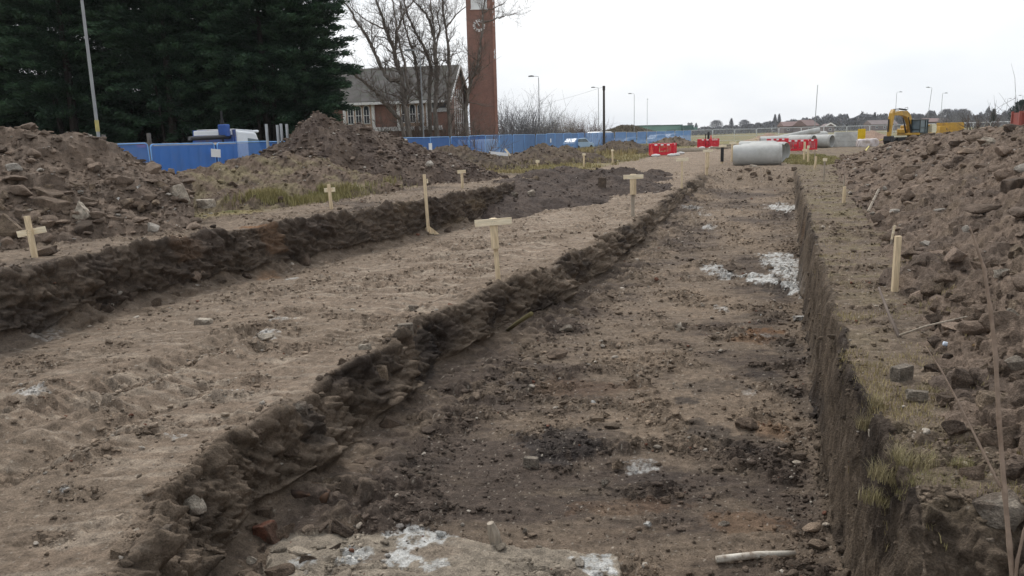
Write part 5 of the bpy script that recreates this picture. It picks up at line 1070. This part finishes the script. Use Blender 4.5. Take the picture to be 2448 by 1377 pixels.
p = at(1651,800,-.4); t = empty('far_tower','small grey tower standing alone on the horizon','tower',p,AZR); tm = mat('far_grey',(.23,.235,.26),.85,.1,.2); MB().box((0,3,4.4),(4.3,4.3,9.6)).build('shaft',tm,t); MB().box((0,3,9.4),(4.7,4.7,.5)).box((-1.4,3,10.0),(.4,.4,1)).box((1.4,3,10.0),(.4,.4,1)).build('parapet',tm,t)
p = at(1638,760,-.4); o = MB().box((0,3,2.2),(6,5,5)).box((1,3,4.9),(3,4,.8)).build('far_block',mat('far_block_grey',(.26,.24,.26),.85,.1,.3)); o.location=p; o.rotation_euler=(0,0,AZR); tag(o,'low grey block on the horizon left of the small far tower','building')
# ------------------------------------------------------------------ trees and plants
def leafmat(name, a, b):
    m, nt, bs = newmat(name); N = nt.nodes; L = nt.links; at_ = N.new('ShaderNodeAttribute'); at_.attribute_name = 'Col'; L.new(at_.outputs['Color'],bs.inputs['Base Color']); bs.inputs['Roughness'].default_value=.7; bs.inputs['Specular IOR Level'].default_value=.2; return m
M['dkbark'] = mat('shaded_bark',(.026,.021,.018),.9,.3,4,bump=.4)
M['leaf'] = leafmat('evergreen_leaf',0,0)
def kites(P, Dr, Ln, Wd, g_, up=None):
    n = len(P); r = g_.normal(size=(n,3)); s_ = np.cross(Dr,r); s_ /= np.linalg.norm(s_,axis=1)[:,None]+1e-9; L_ = Ln[:,None]; W_ = Wd[:,None]
    V = np.stack([P-Dr*L_*.5, P+s_*W_*.5, P+Dr*L_*.5, P-s_*W_*.5],1); return V.reshape(-1,3), np.arange(4*n).reshape(n,4)
def conifer(px, D, H, Rad, z0, seed, label, zlow=3.0, dens=1.0, lean=0):
    g_ = np.random.default_rng(seed); p = at(px,D,0); p[2] = G(p[0],p[1])
    t = empty('evergreen_tree',label,'tree',p,0,'dark evergreens along the back')
    m = MB(); m.tube([(0,0,-.3),(.05,.1,H*.35),(0,0,H*.8)],[.3,.22,.06],8)
    for k in range(3): a = g_.uniform(0,6.28); m.tube([(.1*math.cos(a),.1*math.sin(a),.3),(.6*math.cos(a),.6*math.sin(a),zlow*.8),(.9*math.cos(a),.9*math.sin(a),zlow*2)],[.14,.1,.04],6)
    for k in range(26): a = g_.uniform(0,6.28); z_ = g_.uniform(1.0,zlow+1.5); l = g_.uniform(.8,Rad*.9); m.tube([(0,0,z_),(l*.6*math.cos(a),l*.6*math.sin(a),z_+g_.uniform(-.2,.5)),(l*math.cos(a+.2),l*math.sin(a+.2),z_+g_.uniform(-.3,1.0))],[.035,.02,.008],4,False)
    m.build('trunk',M['dkbark'],t)
    Ps=[];Ds=[];Cs=[]; nb = int(300*dens)
    for b in range(nb):
        h = zlow+(H-zlow)*g_.random()**.9; f = (h-zlow)/(H-zlow); Rb = Rad*(.62+.75*math.sin(math.pi*min(1,.18+.62*f)))*(1-f**3)**.8*.82*g_.uniform(.7,1.18)+.2
        a = g_.uniform(0,2*math.pi); sl = g_.uniform(-.15,.45)+.5*f; n = int((170+240*Rb/Rad)*(1 if zlow > 1 else .6))
        u = g_.random(n)**.6; r_ = Rb*(.25+.75*u); ax = np.array([math.cos(a),math.sin(a),0])
        droop = -.35*(u**2)*Rb*.5*(1-f)
        c = np.stack([ax[0]*r_,ax[1]*r_,h+sl*r_*.55+droop],1)
        sp = (.34-.2*u)[:,None]*min(1,Rb/2+.3); c = c+g_.normal(size=(n,3))*sp*np.array([1,1,.55])
        d = np.array([ax[0],ax[1],sl*.5+.05])+g_.normal(size=(n,3))*.38; d /= np.linalg.norm(d,axis=1)[:,None]
        Ps.append(c);Ds.append(d); tint = g_.uniform(.7,1.3); Cs.append(np.array([.018,.036,.021])*tint*(1+.5*g_.random((n,1)))*(1+ .7*(u[:,None]>.82)*np.array([1.15,1.0,.8])))
    P=np.concatenate(Ps);Dr=np.concatenate(Ds);cc=np.concatenate(Cs); n=len(P)
    V,f = kites(P,Dr,g_.uniform(.14,.36,n),g_.uniform(.035,.09,n),g_)
    mesh_np('crown',V,[f],M['leaf'],t,cols=np.clip(np.repeat(cc,4,0),.004,.3)); return t
CON = [(-70,50,17,3.6,'leftmost dark evergreen, cut by the left edge',2.2),(60,53,18,3.7,'tall dark evergreen behind the tallest spoil heap',2.4),(180,50,17.5,3.5,'dark evergreen directly behind the nearest lamp column',2.8),(300,54,19,3.7,'dark evergreen just right of the nearest lamp column',3.2),(415,51,18,3.6,'dark evergreen above the tail of the truck',3.6),(505,53,16.5,3.3,'dark evergreen above the truck cab, left of the sky gap',3.6),(640,52,17,3.3,'dark evergreen above the four grey poles, right of the sky gap',3.8),(735,53,15.5,2.9,'rightmost dark evergreen with ragged tips against the sky',3.4)]
for i,(px_,D_,H_,R_,lab,zl) in enumerate(CON): conifer(px_,D_,H_,R_,0,50+i,lab,zl)
CON2 = [(-20,60,16,4.2),(115,61,17,4.2),(240,60,16,4.2),(360,61,17,4.2),(470,60,15,4),(585,61,15,4),(690,60,14.5,3.6)]
for i,(px_,D_,H_,R_) in enumerate(CON2): conifer(px_,D_,H_,R_,0,80+i,'dark evergreen of the back row, filling the gaps between the front trunks',.3,.9)
# dark scrub under the evergreens
g_ = np.random.default_rng(9); n = 90000; px_ = g_.uniform(-140,800,n); D_ = g_.uniform(48,68,n); Q = np.array([F+RC*((a-1224)/FPX) for a in px_])
P = np.stack([Q[:,0]*D_,Q[:,1]*D_,0*D_],1); hh = (1.3+1.1*fbm(P[:,0],P[:,1],3.5,3,s=5)+4.4*ss(53,61,D_))*g_.random(n)**.8; P[:,2] = -.6+np.clip(hh,0,None)+.1; d = np.array([0,0,1.])+g_.normal(size=(n,3))*.6; d/=np.linalg.norm(d,axis=1)[:,None]
V,f = kites(P,d,g_.uniform(.3,.7,n),g_.uniform(.06,.2,n),g_); tag(mesh_np('undergrowth',V,[f],M['leaf'],cols=np.repeat(np.where(g_.random((n,1))<.35,[[.07,.052,.04]],[[.028,.034,.022]])*g_.uniform(.6,1.2,(n,1)),4,0)),'dark scrub and brambles under the evergreens','undergrowth',kind='stuff')
# ---- bare trees: main limbs follow the photograph, twigs are grown from them
def grow(m, p, d, r, L, g_, depth, up=.25, n=4, wig=.22):
    pts=[p]; rad=[r]; k = 3 if depth else 2; q = p.copy(); dd = d.copy()
    for i in range(k):
        dd = dd+g_.normal(size=3)*wig+np.array([0,0,up*.3]); dd/=np.linalg.norm(dd); q = q+dd*L/k; pts.append(q); rad.append(max(r*(1-(i+1)/k*.75),.006))
    m.tube(pts,rad,n if r>.03 else 3,False)
    if depth:
        for c in range(g_.integers(3,6)):
            u = g_.uniform(.25,1); i = min(int(u*k),k-1); w = u*k-i; b = pts[i]*(1-w)+pts[i+1]*w; a = g_.normal(size=3); nd = d*.75+a*.6+np.array([0,0,up]); nd/=np.linalg.norm(nd)
            grow(m,b,nd,max(r*.5,.007),L*g_.uniform(.45,.7),g_,depth-1,up,n,wig)
def baretree(limbs, D, label, seed, mtr='bark', r0=.2, twig=1.7, tl=2.2, knob=True, name='bare_tree', depth=2, base_z=None):
    g_ = np.random.default_rng(seed); b0 = limbs[0][0]; P0 = at(b0[0],D,0); P0[2] = G(P0[0],P0[1]) if base_z is None else base_z
    t = empty(name,label,'tree',P0); tr = MB(); tw = MB(); dj = 0
    for li,L in enumerate(limbs):
        rs = L[-1]; pts = L[:-1]; off = 0 if li == 0 else g_.uniform(-1.2,1.2); P = []; nn = len(pts)
        for i,(x_,y_) in enumerate(pts): P.append(PD(x_,y_,D+off*i/nn)-P0)
        if li == 0 or pts[0][1] > 310: P[0] = np.array([P[0][0],P[0][1],-.3])
        Q=[];R_=[]
        for i in range(nn-1):
            for k in range(4):
                u=(i+k/4)/(nn-1); Q.append(P[i]*(1-k/4)+P[i+1]*k/4+g_.normal(size=3)*.035*(k>0)); R_.append(r0*rs*(1-.72*u)*g_.uniform(.88,1.22 if knob else 1.05))
        Q.append(P[-1]); R_.append(r0*rs*.25); tr.tube(Q,R_,7,False)
        ln = sum(np.linalg.norm(P[i+1]-P[i]) for i in range(nn-1)); cnt = int(ln*2.6*twig)
        for c in range(cnt):
            u = g_.uniform(.12,1); i = min(int(u*(len(Q)-1)),len(Q)-2); b = Q[i]; d = Q[i+1]-Q[i]; d/=np.linalg.norm(d); a = g_.normal(size=3); nd = d*.55+a*.6+np.array([0,0,.35]); nd/=np.linalg.norm(nd)
            grow(tw,b,nd,max(R_[i]*.28,.012),tl*g_.uniform(.4,1.1)*(1.15-.5*u),g_,depth if g_.random()<.6 else 1)
    tr.build('trunk',M[mtr],t); tw.build('crown',M['twig'] if mtr=='bark' else M[mtr],t); return t
baretree([[(985,322),(972,270),(966,235),(960,178),(948,150),(943,122),(932,98),(922,70),(912,35),(899,0),(893,-40),1.0],
 [(980,322),(958,288),(934,262),(918,242),(896,216),(872,196),(845,176),(823,166),(800,150),.8],
 [(962,190),(935,192),(920,178),(907,152),(895,125),(886,105),(872,80),(856,58),(840,28),(821,0),(810,-20),.8],
 [(944,118),(948,78),(958,50),(968,25),(990,0),(1005,-20),.55],[(968,250),(975,205),(968,150),(955,110),(950,80),(944,40),(938,0),(936,-30),.55],[(942,105),(920,90),(890,88),.3],[(916,68),(893,58),(867,42),(845,22),(830,0),.3]],70,'big bare tree with many stems forking left in front of the church',1,r0=.25)
baretree([[(1012,322),(1006,255),(1000,190),(994,158),(985,120),(976,90),(968,62),(960,30),(955,0),.8],[(1030,322),(1026,250),(1031,165),(1022,130),(1010,105),(996,82),(985,60),(974,35),(966,5),(964,-25),.95],[(996,160),(985,145),(968,132),(958,112),.35],[(1000,165),(1012,145),(1020,128),.3]],72,'bare tree with two long stems rising behind the lamp column',2,r0=.2)
baretree([[(1048,322),(1040,265),(1043,215),(1046,178),(1040,122),(1036,80),(1027,50),(1016,30),(998,12),(985,0),.95],[(1042,125),(1038,88),(1034,50),(1030,18),(1028,-15),.55],[(1041,115),(1052,75),(1046,40),(1050,0),.4],[(1078,322),(1072,262),(1076,165),(1071,105),(1064,60),(1058,20),(1056,-20),.9],[(1068,66),(1083,45),(1100,27),(1122,8),.4],[(1074,135),(1092,127),(1110,120),.25],[(1050,165),(1065,140),(1078,130),.25]],71,'bare tree with two straight stems close to the left side of the clock tower',3,r0=.22)
baretree([[(1120,322),(1114,270),(1119,218),(1131,180),(1142,155),(1146,120),(1152,85),(1155,55),(1153,30),(1159,0),(1162,-25),.75],[(1156,52),(1178,48),(1200,40),(1220,36),(1243,31),.35],[(1110,260),(1098,235),(1108,200),(1125,178),(1136,140),.5],[(1158,30),(1180,20),(1205,8),(1215,-5),.3],[(1130,185),(1150,165),(1161,152),.22]],66,'bare tree crossing the face of the clock tower, its side limb reaching out right',4,r0=.2)
# shrubs of twigs
def shrub(px, D, w, h, label, seed, m_, n=26, name='bare_shrub', depth=2, cat='shrub', group=None, z=None, sp=.5):
    g_ = np.random.default_rng(seed); p = at(px,D,0); p[2] = G(p[0],p[1]) if z is None else z; t = empty(name,label,cat,p,0,group); st = MB(); 
    for i in range(n):
        a = g_.uniform(0,6.28); r_ = g_.random()**.5*w*.35; b = np.array([r_*math.cos(a),r_*math.sin(a),-.1]); d = np.array([math.cos(a)*sp*r_/(w*.35+.01),math.sin(a)*sp*r_/(w*.35+.01),1.0])+g_.normal(size=3)*.12; d/=np.linalg.norm(d)
        grow(st,b,d,.012+.006*h,h*g_.uniform(.5,.95),g_,depth,.2,4,.14)
    st.build('twigs',M[m_],t); return t
for i,(px_,w,h,lab) in enumerate(((905,5,4.6,'brown twiggy shrub below the big bare tree'),(960,5,4.4,'brown twiggy shrub at the foot of the big bare tree'),(1035,5,4.8,'brown twiggy shrub under the two-stemmed bare tree'),(1095,4.6,4.6,'brown twiggy shrub under the church gable'),(1135,4,3.6,'brown twiggy shrub at the base of the clock tower'))): shrub(px_,74,w,h,lab,20+i,'twig',34,group='brown shrubs before the church')
shrub(1141,51,1.6,3.4,'thin leafless sapling in front of the blue fence, left of two',31,'twig',9,'sapling',1,'sapling'); shrub(1166,51,1.2,2.4,'thin leafless sapling in front of the blue fence, right of two',32,'twig',6,'sapling',1,'sapling')
shrub(1232,92,5.5,5.6,'tall grey bare shrub right of the clock tower',41,'graytwig',80,sp=.45); shrub(1277,93,4.6,5.4,'grey leaning bare tree behind the lamp column right of the tower',42,'graytwig',44,sp=.8)
for i,(px_,D_,w,h,lab,mm) in enumerate(((1255,112,6,3.7,'pale bare shrub between the two grey ones','palegraytwig'),(1305,114,7,4.0,'pale bare shrub left of the reddish one','palegraytwig'),(1332,116,7,4.2,'pale bare shrub just beside the reddish one','palegraytwig'),(1372,116,8.5,4.4,'reddish brown bare shrub above the blue fence','redtwig'),(1405,120,7,3.2,'low brown bare shrub trailing right of the reddish one','twig'))): shrub(px_,D_,w,h,lab,50+i,mm,95,sp=.35)
n = 9000; g_ = np.random.default_rng(4); px_ = np.concatenate([g_.uniform(1190,1450,n//2),g_.uniform(870,1140,n//2)]); D_ = np.where(px_>1150,g_.uniform(98,125,n),g_.uniform(60,78,n)); P = np.array([at(a,b,-.6) for a,b in zip(px_,D_)]); P[:,2] += g_.random(n)*np.where(px_>1150,2.6,2.4); d = np.array([0,0,1.])+g_.normal(size=(n,3))*.5; d/=np.linalg.norm(d,axis=1)[:,None]
V,f = kites(P,d,g_.uniform(.4,1.0,n),g_.uniform(.02,.07,n),g_); tag(mesh_np('hedge_scrub',V,[f],M['leaf'],cols=np.repeat(np.array([.15,.115,.085])*g_.uniform(.6,1.2,(n,1)),4,0)),'brown leafless scrub along the back of the blue fence','scrub',kind='stuff')
# ---- far trees
def slivers(g_, n, W, H, shape, t0=.15):
    """fine upward twigs filling a crown outline"""
    u = g_.random(n)**.75; a = g_.uniform(0,6.28,n); 
    if shape == 'round': R_ = np.sqrt(np.clip(1-((u-.52)/.5)**2,0.02,1))
    elif shape == 'poplar': R_ = np.sin(np.pi*np.clip(u*.9+.08,0,1))**.7*.9
    else: R_ = (1-u)*.9+.12
    q = g_.random(n)**.5*R_*W/2*(1+.15*np.sin(a*5)); P = np.stack([q*np.cos(a),q*np.sin(a),H*(t0+(1-t0)*u)],1)
    d = np.stack([np.cos(a)*.5,np.sin(a)*.5,np.ones(n)*(.9 if shape!='poplar' else 2)],1)+g_.normal(size=(n,3))*.3; d/=np.linalg.norm(d,axis=1)[:,None]; return P,d
def fartree(px, D, ytop, wpx, shape, label, seed, col, n=900, name='bare_tree', group='far trees along the horizon', ln=(.08,.2), wd=.045):
    g_ = np.random.default_rng(seed); p = at(px,D,-.4); H = 2.4+(hy(px)-ytop)*D/FPX; W = wpx*D/FPX; t = empty(name,label,'tree',p,0,group)
    MB().tube([(0,0,-.2),(0,0,H*.35),(.02*W,0,H*.8)],[.035*H,.022*H,.006*H],6,False).build('trunk',M['farbark'],t)
    P,d = slivers(g_,n,W,H,shape,.12 if shape!='round' else .2); V,f = kites(P,d,g_.uniform(*ln,n)*H,g_.uniform(.4,1.2,n)*wd*H*.3,g_); mesh_np('crown',V,[f],M['leaf'],t,cols=np.repeat(np.array(col)*g_.uniform(.7,1.25,(n,1)),4,0)); return t
M['farbark'] = mat('far_bark',(.15,.145,.15),.9,.2,.5)
GY,GD,EV = (.24,.24,.255),(.17,.172,.187),(.05,.075,.065)  # greys of winter twigs, with the paling of distant haze put into the colour
FT = [(1664,430,295,10,'poplar',GY,'thin poplar beside the small far tower'),(1680,430,303,22,'round',GY,'low bare tree right of the small far tower'),(1712,420,288,32,'round',GY,'broad round bare tree near the left end of the far treeline'),(1736,420,299,16,'round',GD,'low dark tree between the broad round one and the lone poplar'),(1748,425,284,12,'poplar',GY,'lone pointed poplar left of the pipes'),(1779,420,287,28,'round',GY,'bare tree right of the lone poplar'),(1795,410,296,24,'round',GD,'dark low tree behind the front pipes'),(1832,420,291,18,'round',GY,'small bare tree left of the twin poplars'),(1852,415,275,11,'poplar',GY,'left one of the twin tall poplars'),(1862,415,274,10,'poplar',GY,'right one of the twin tall poplars'),(1884,420,289,30,'round',GY,'spreading bare tree right of the twin poplars'),(1915,410,290,34,'round',GD,'dark spreading tree over the red brick house'),(1953,400,278,17,'round',GY,'small round tree behind the tall mast'),(1988,395,280,46,'round',GD,'dark broad tree right of the tall mast'),(2024,395,274,9,'poplar',GY,'poplar left of the evergreen group'),(2041,395,282,26,'round',GY,'round bare tree left of the excavator'),(2074,390,274,36,'round',GY,'large bare tree with tall tips left of the excavator'),(2090,388,270,18,'cone',GD,'dark spiky tree beside the large bare tree'),(2115,385,280,26,'round',GY,'bare tree close to the excavator arm'),(2150,390,278,30,'round',GD,'dark tree framed under the excavator boom'),(2195,380,273,24,'round',GY,'bare tree right above the excavator cab'),(2222,370,269,28,'round',GY,'round bare tree by the leaning lamp column'),(2262,300,262,40,'round',GY,'large loose bare tree above the yellow trench box'),(2300,290,262,42,'round',GY,'bare tree spreading right of the trench box'),(2338,300,275,40,'round',GD,'low dark tree left of the pointed evergreen'),(2374,240,262,26,'cone',EV,'pointed evergreen on the right skyline'),(2405,280,270,34,'round',GY,'bare tree under the farthest lamp column')]
for i,(px_,D_,yt,w,sh_,c,lab) in enumerate(FT): fartree(px_,D_,yt,w,sh_,lab,100+i,c,n=2600 if w>20 else 1300)
fartree(2446,120,240,56,'round','dark leafy evergreen at the right edge above the red container',140,EV,4200,'evergreen_tree',None,(.03,.07),.12)
fartree(2125,370,280,160,'round','dark low belt tree behind the excavator',141,GD,2500)
g_ = np.random.default_rng(77); n = 30000; px_ = g_.uniform(1640,2520,n); D_ = g_.uniform(395,470,n); Q = F[None,:]+RC[None,:]*((px_-1224)/FPX)[:,None]; P = np.stack([Q[:,0]*D_,Q[:,1]*D_,np.zeros(n)],1); hh = np.interp(px_,[1640,1700,1760,1850,1900,1960,2050,2150,2300,2520],[2.2,3.6,4.2,5.2,6.2,7.4,7.6,7.6,7.2,7.5])*(1+.35*pn(px_/26,px_*0,s=4)+.2*pn(px_/9,px_*0,s=5)); P[:,2] = -.4+hh*g_.random(n)**.7
d = np.array([0,0,1.])+g_.normal(size=(n,3))*.5; d/=np.linalg.norm(d,axis=1)[:,None]; V,f = kites(P,d,g_.uniform(.8,1.9,n),g_.uniform(.25,.6,n),g_); tag(mesh_np('far_wood',V,[f],M['leaf'],cols=np.repeat(np.array([.165,.168,.183])*g_.uniform(.7,1.25,(n,1)),4,0)),'distant belt of grey leafless woodland along the horizon','woodland',kind='stuff')  # belt colour: bare twig grey with some distance haze painted in
g_ = np.random.default_rng(78); n = 9000; px_ = g_.uniform(1395,1610,n); D_ = g_.uniform(250,290,n); Q = F[None,:]+RC[None,:]*((px_-1224)/FPX)[:,None]; P = np.stack([Q[:,0]*D_,Q[:,1]*D_,np.zeros(n)],1); P[:,2] = -.5+np.interp(px_,[1395,1440,1485,1510,1560,1610],[1.6,2.6,4.6,4.6,2.4,1.2])*g_.random(n)**.6
d = np.array([0,0,1.])+g_.normal(size=(n,3))*.6; d/=np.linalg.norm(d,axis=1)[:,None]; V,f = kites(P,d,g_.uniform(.5,1.1,n),g_.uniform(.2,.45,n),g_); tag(mesh_np('hedge',V,[f],M['leaf'],cols=np.repeat(np.array([.15,.125,.085])*g_.uniform(.7,1.2,(n,1)),4,0)),'olive brown hedge in front of the green shed','hedge',kind='stuff')
for i,(px_,D_,h,lab) in enumerate(((2392,75,3.2,'thin upright sapling left of the red container'),(2412,70,3.6,'tall thin sapling close to the red container'),(2372,80,2.6,'short twiggy sapling on the crest of the right bank'),(2424,62,4.6,'tallest whip-like sapling beside the red container'))): shrub(px_,D_,1.0,h,lab,60+i,'graytwig',5,'sapling',1,'sapling',z=.2,sp=.15)
shrub(2345,40,1.6,1.3,'dry brown weeds on the crest of the right spoil bank',66,'twig',30,'dry_weeds',1,'weeds',z=1.35)
# ------------------------------------------------------------------ grass
def blades(P, h, w, cols, g_, lean=.5):
    n = len(P); a = g_.uniform(0,6.28,n); l = g_.uniform(.1,lean,n)*h; s_ = np.stack([np.cos(a+1.57),np.sin(a+1.57),0*a],1)*(w/2)[:,None]; o = np.stack([np.cos(a)*l,np.sin(a)*l,0*a],1); mid = P+o*.35+np.array([0,0,.6])*h[:,None]; tip = P+o+np.array([0,0,1.])*(h*.92)[:,None]
    V = np.stack([P-s_,P+s_,mid+s_*.7,mid-s_*.7,tip],1).reshape(-1,3); b = np.arange(n)[:,None]*5; return V,[np.concatenate([b+[[0,1,2,3]]]),np.concatenate([b+[[3,2,4]]])],np.repeat(cols,5,0)
STRAW, GRN2, OCH = np.array([.36,.29,.15]),np.array([.17,.18,.06]),np.array([.27,.2,.1])
g_ = np.random.default_rng(15); Pl=[]; Hl=[]; Wl=[]; Cl=[]
def sow(x, y, h, w, green, keep):
    z = surf(x,y); k = keep(x,y) & (z < base(x,y)+.3); x,y,z = x[k],y[k],z[k]; n = len(x); Pl.append(np.stack([x,y,z-.02],1)); Hl.append(h*g_.uniform(.5,1.3,n)); Wl.append(w*g_.uniform(.6,1.3,n))
    gm_ = np.clip(green+.5*fbm(x,y,2.0,3,s=6),0,1)[:,None]; Cl.append((STRAW*(1-gm_)+GRN2*gm_)*g_.uniform(.65,1.25,(n,1)))
# strip along the left bank
cx = [hit(a,b)[0] for a,b in ((300,545),(420,520),(500,502),(600,494),(700,488),(790,480),(860,462),(930,452))]; NS = 30000; k = g_.integers(0,len(cx)-1,NS); u = g_.random(NS); X0 = np.array([cx[i][0]*(1-q)+cx[i+1][0]*q for i,q in zip(k,u)]); Y0 = np.array([cx[i][1]*(1-q)+cx[i+1][1]*q for i,q in zip(k,u)])
sow(X0+g_.normal(0,.36,NS)-.2,Y0+g_.normal(0,.35,NS),.24,.02,.5,lambda x,y: fbm(x,y,.8,3,s=8)>-.12)
# field by the heaps and far grass
n = 70000; az = g_.uniform(math.radians(-32),math.radians(-4),n); r = 1/g_.uniform(1/150.,1/34.,n); X0 = r*np.sin(az); Y0 = r*np.cos(az); sow(X0,Y0,.2,.05,.22,lambda x,y: (x<-9.4-1.2*fbm(x,y,5,3,s=40))&(x>-21.4)&(y>36)&(fbm(x,y,3,3,s=9)>-.2))
n = 26000; X0 = g_.uniform(-21.3,-12,n); Y0 = g_.uniform(52,110,n); sow(X0,Y0,.5,.05,.0,lambda x,y: fbm(x,y,6,3,s=19)>.02)
n = 9000; X0 = g_.uniform(-21.4,-15,n); Y0 = g_.uniform(14,34,n); sow(X0,Y0,.4,.03,.15,lambda x,y: fbm(x,y,2,3,s=19)>-.1)
n = 9000; X0 = g_.uniform(.2,3.8,n); Y0 = g_.uniform(45,66,n); sow(X0,Y0,.16,.05,.45,lambda x,y: ((x-1.9)/1.9)**2+((y-54)/10)**2+.5*fbm(x,y,1.5,2,s=4) < .8)
# thin dead grass on the right bank
n = 20000; Y0 = 1/g_.uniform(1/34.,1/4.3,n); X0 = np.interp(Y0,*XR)+g_.random(n)**1.6*1.3+.03; sow(X0,Y0,.05,.006,.05,lambda x,y: fbm(x,y,.6,3,s=29)>.0)
V,f,c = blades(np.concatenate(Pl),np.concatenate(Hl),np.concatenate(Wl),np.concatenate(Cl),g_); tag(mesh_np('grass',V,f,M['leaf'],cols=c),'straw-coloured and green grass growing in strips and across the field','grass',kind='stuff')
# green-gold tufts that can be told apart
def tuft(px, py, rad, h, n, lab, green, w=.006, lean=.9):
    p,D_ = hit(px,py,fn=surf); g_ = np.random.default_rng(int(px)); a = g_.uniform(0,6.28,n); q = rad*g_.random(n)**.6; P = np.stack([q*np.cos(a)*1.3,q*np.sin(a)*.8,-.02+0*a],1); P[:,2] = np.array([SG(p[0]+x,p[1]+y) for x,y in P[:,:2]])-p[2]-.02
    P[:,2] = np.maximum(P[:,2],-.12); gm_ = np.clip(green*.8+.25*g_.normal(size=(n,1)),0,1); cols = (np.array([.34,.285,.17])*(1-gm_)+np.array([.2,.185,.065])*gm_)*g_.uniform(.6,1.25,(n,1)); V,f,c = blades(P,h*g_.uniform(.5,1.2,n),w*.62*g_.uniform(.7,1.3,n),cols,g_,lean); o = mesh_np('grass_tuft',V,f,M['leaf'],cols=c); o.location = p; tag(o,lab,'grass tuft','tufts on the right bank')
tuft(2160,1105,.15,.11,900,'largest straw-coloured grass tuft on the near edge of the right bank',.2,.0045); tuft(2080,990,.07,.11,380,'bright straw tuft overhanging the trench on the right bank',.0,.004); tuft(2230,1150,.15,.05,700,'mossy green turf at the broken near end of the right bank',.85,.004); tuft(2125,1160,.13,.08,600,'drooping golden tuft at the near corner of the trench rim',.4,.0045); tuft(2345,1140,.06,.05,260,'small bright green tuft beside the white-faced grey boulder',.95,.004); tuft(2245,935,.13,.07,350,'dry pale tuft beside the grey concrete chip',.0,.004); tuft(2295,1120,.05,.09,200,'little mossy clump standing between the boulders',.85,.004); tuft(2260,640,.08,.16,260,'yellow-green tuft hanging by the dark square boulder',.6)
HAZE = .00013
# ------------------------------------------------------------------ air
hm = bpy.data.materials.new('air'); hm.use_nodes = True; hn = hm.node_tree; hn.nodes.remove(hn.nodes['Principled BSDF']); pv = hn.nodes.new('ShaderNodeVolumePrincipled'); pv.inputs['Color'].default_value = (.9,.93,.97,1); pv.inputs['Density'].default_value = HAZE; hn.links.new(pv.outputs[0], hn.nodes['Material Output'].inputs['Volume'])
hb = MB().box((0,0,14.5),(4000,4000,35)).build('haze',hm); tag(hb,'thin pale winter haze over the whole site','haze',kind='stuff')
# ------------------------------------------------------------------ camera, light, sky
cam = bpy.data.cameras.new('camera'); co = bpy.data.objects.new('camera', cam); C.objects.link(co); S.camera = co
cam.sensor_width = 36; cam.lens = 36*FPX/2448; cam.clip_start = .05; cam.clip_end = 4000
from mathutils import Matrix
mw = Matrix.Identity(4)
for i, a_ in enumerate((RC, UC, -F)):
    for j in range(3): mw[j][i] = a_[j]
mw[0][3], mw[1][3], mw[2][3] = CAM
co.matrix_world = mw
SUN_AZ, SUN_EL = math.radians(-38), math.radians(50)      # azimuth from +Y towards +X
sd = Vector((math.sin(SUN_AZ)*math.cos(SUN_EL), math.cos(SUN_AZ)*math.cos(SUN_EL), math.sin(SUN_EL)))
sl = bpy.data.lights.new('sun','SUN'); sl.energy = 1.5; sl.angle = math.radians(12); sl.color = (1,.97,.92)
so = bpy.data.objects.new('sun', sl); C.objects.link(so); so.location = (0,0,40); so.rotation_euler = (-sd).to_track_quat('-Z','Y').to_euler()
wd = bpy.data.worlds.new('World'); S.world = wd; wd.use_nodes = True; nt = wd.node_tree; N = nt.nodes; L = nt.links
bg = N['Background']; bg.inputs['Strength'].default_value = .1
sk = N.new('ShaderNodeTexSky'); sk.sky_type = 'NISHITA'; sk.sun_disc = False; sk.sun_elevation = SUN_EL; sk.sun_rotation = SUN_AZ
sk.air_density = 1.2; sk.dust_density = 4.0; sk.ozone_density = 1.0
tc = N.new('ShaderNodeTexCoord'); mp = N.new('ShaderNodeMapping'); mp.inputs['Scale'].default_value = (1,1,2.6); L.new(tc.outputs['Generated'], mp.inputs['Vector'])
nz = N.new('ShaderNodeTexNoise'); nz.inputs['Scale'].default_value = 1.7; nz.inputs['Detail'].default_value = 5; L.new(mp.outputs[0], nz.inputs['Vector'])
rp = N.new('ShaderNodeValToRGB'); L.new(nz.outputs['Fac'], rp.inputs[0])
rp.color_ramp.elements[0].position = .4; rp.color_ramp.elements[0].color = (6.0,6.45,7.0,1); rp.color_ramp.elements[1].position = .64; rp.color_ramp.elements[1].color = (8.3,8.33,8.4,1)
mx = N.new('ShaderNodeMixRGB'); mx.inputs[0].default_value = .88; L.new(sk.outputs[0], mx.inputs[1]); L.new(rp.outputs[0], mx.inputs[2])
L.new(mx.outputs[0], bg.inputs['Color'])
S.view_settings.view_transform = 'Standard'; S.view_settings.look = 'None'; S.view_settings.gamma = 1; S.view_settings.exposure = 0.56
S.view_settings.use_curve_mapping = False
S.render.engine = 'CYCLES'; S.cycles.use_denoising = True
try: S.cycles.denoiser = 'OPENIMAGEDENOISE'; S.cycles.denoising_input_passes = 'RGB_ALBEDO_NORMAL'; S.cycles.denoising_prefilter = 'ACCURATE'
except Exception: pass
S.cycles.max_bounces = 6; S.cycles.diffuse_bounces = 3; S.cycles.transparent_max_bounces = 12
S.render.film_transparent = False
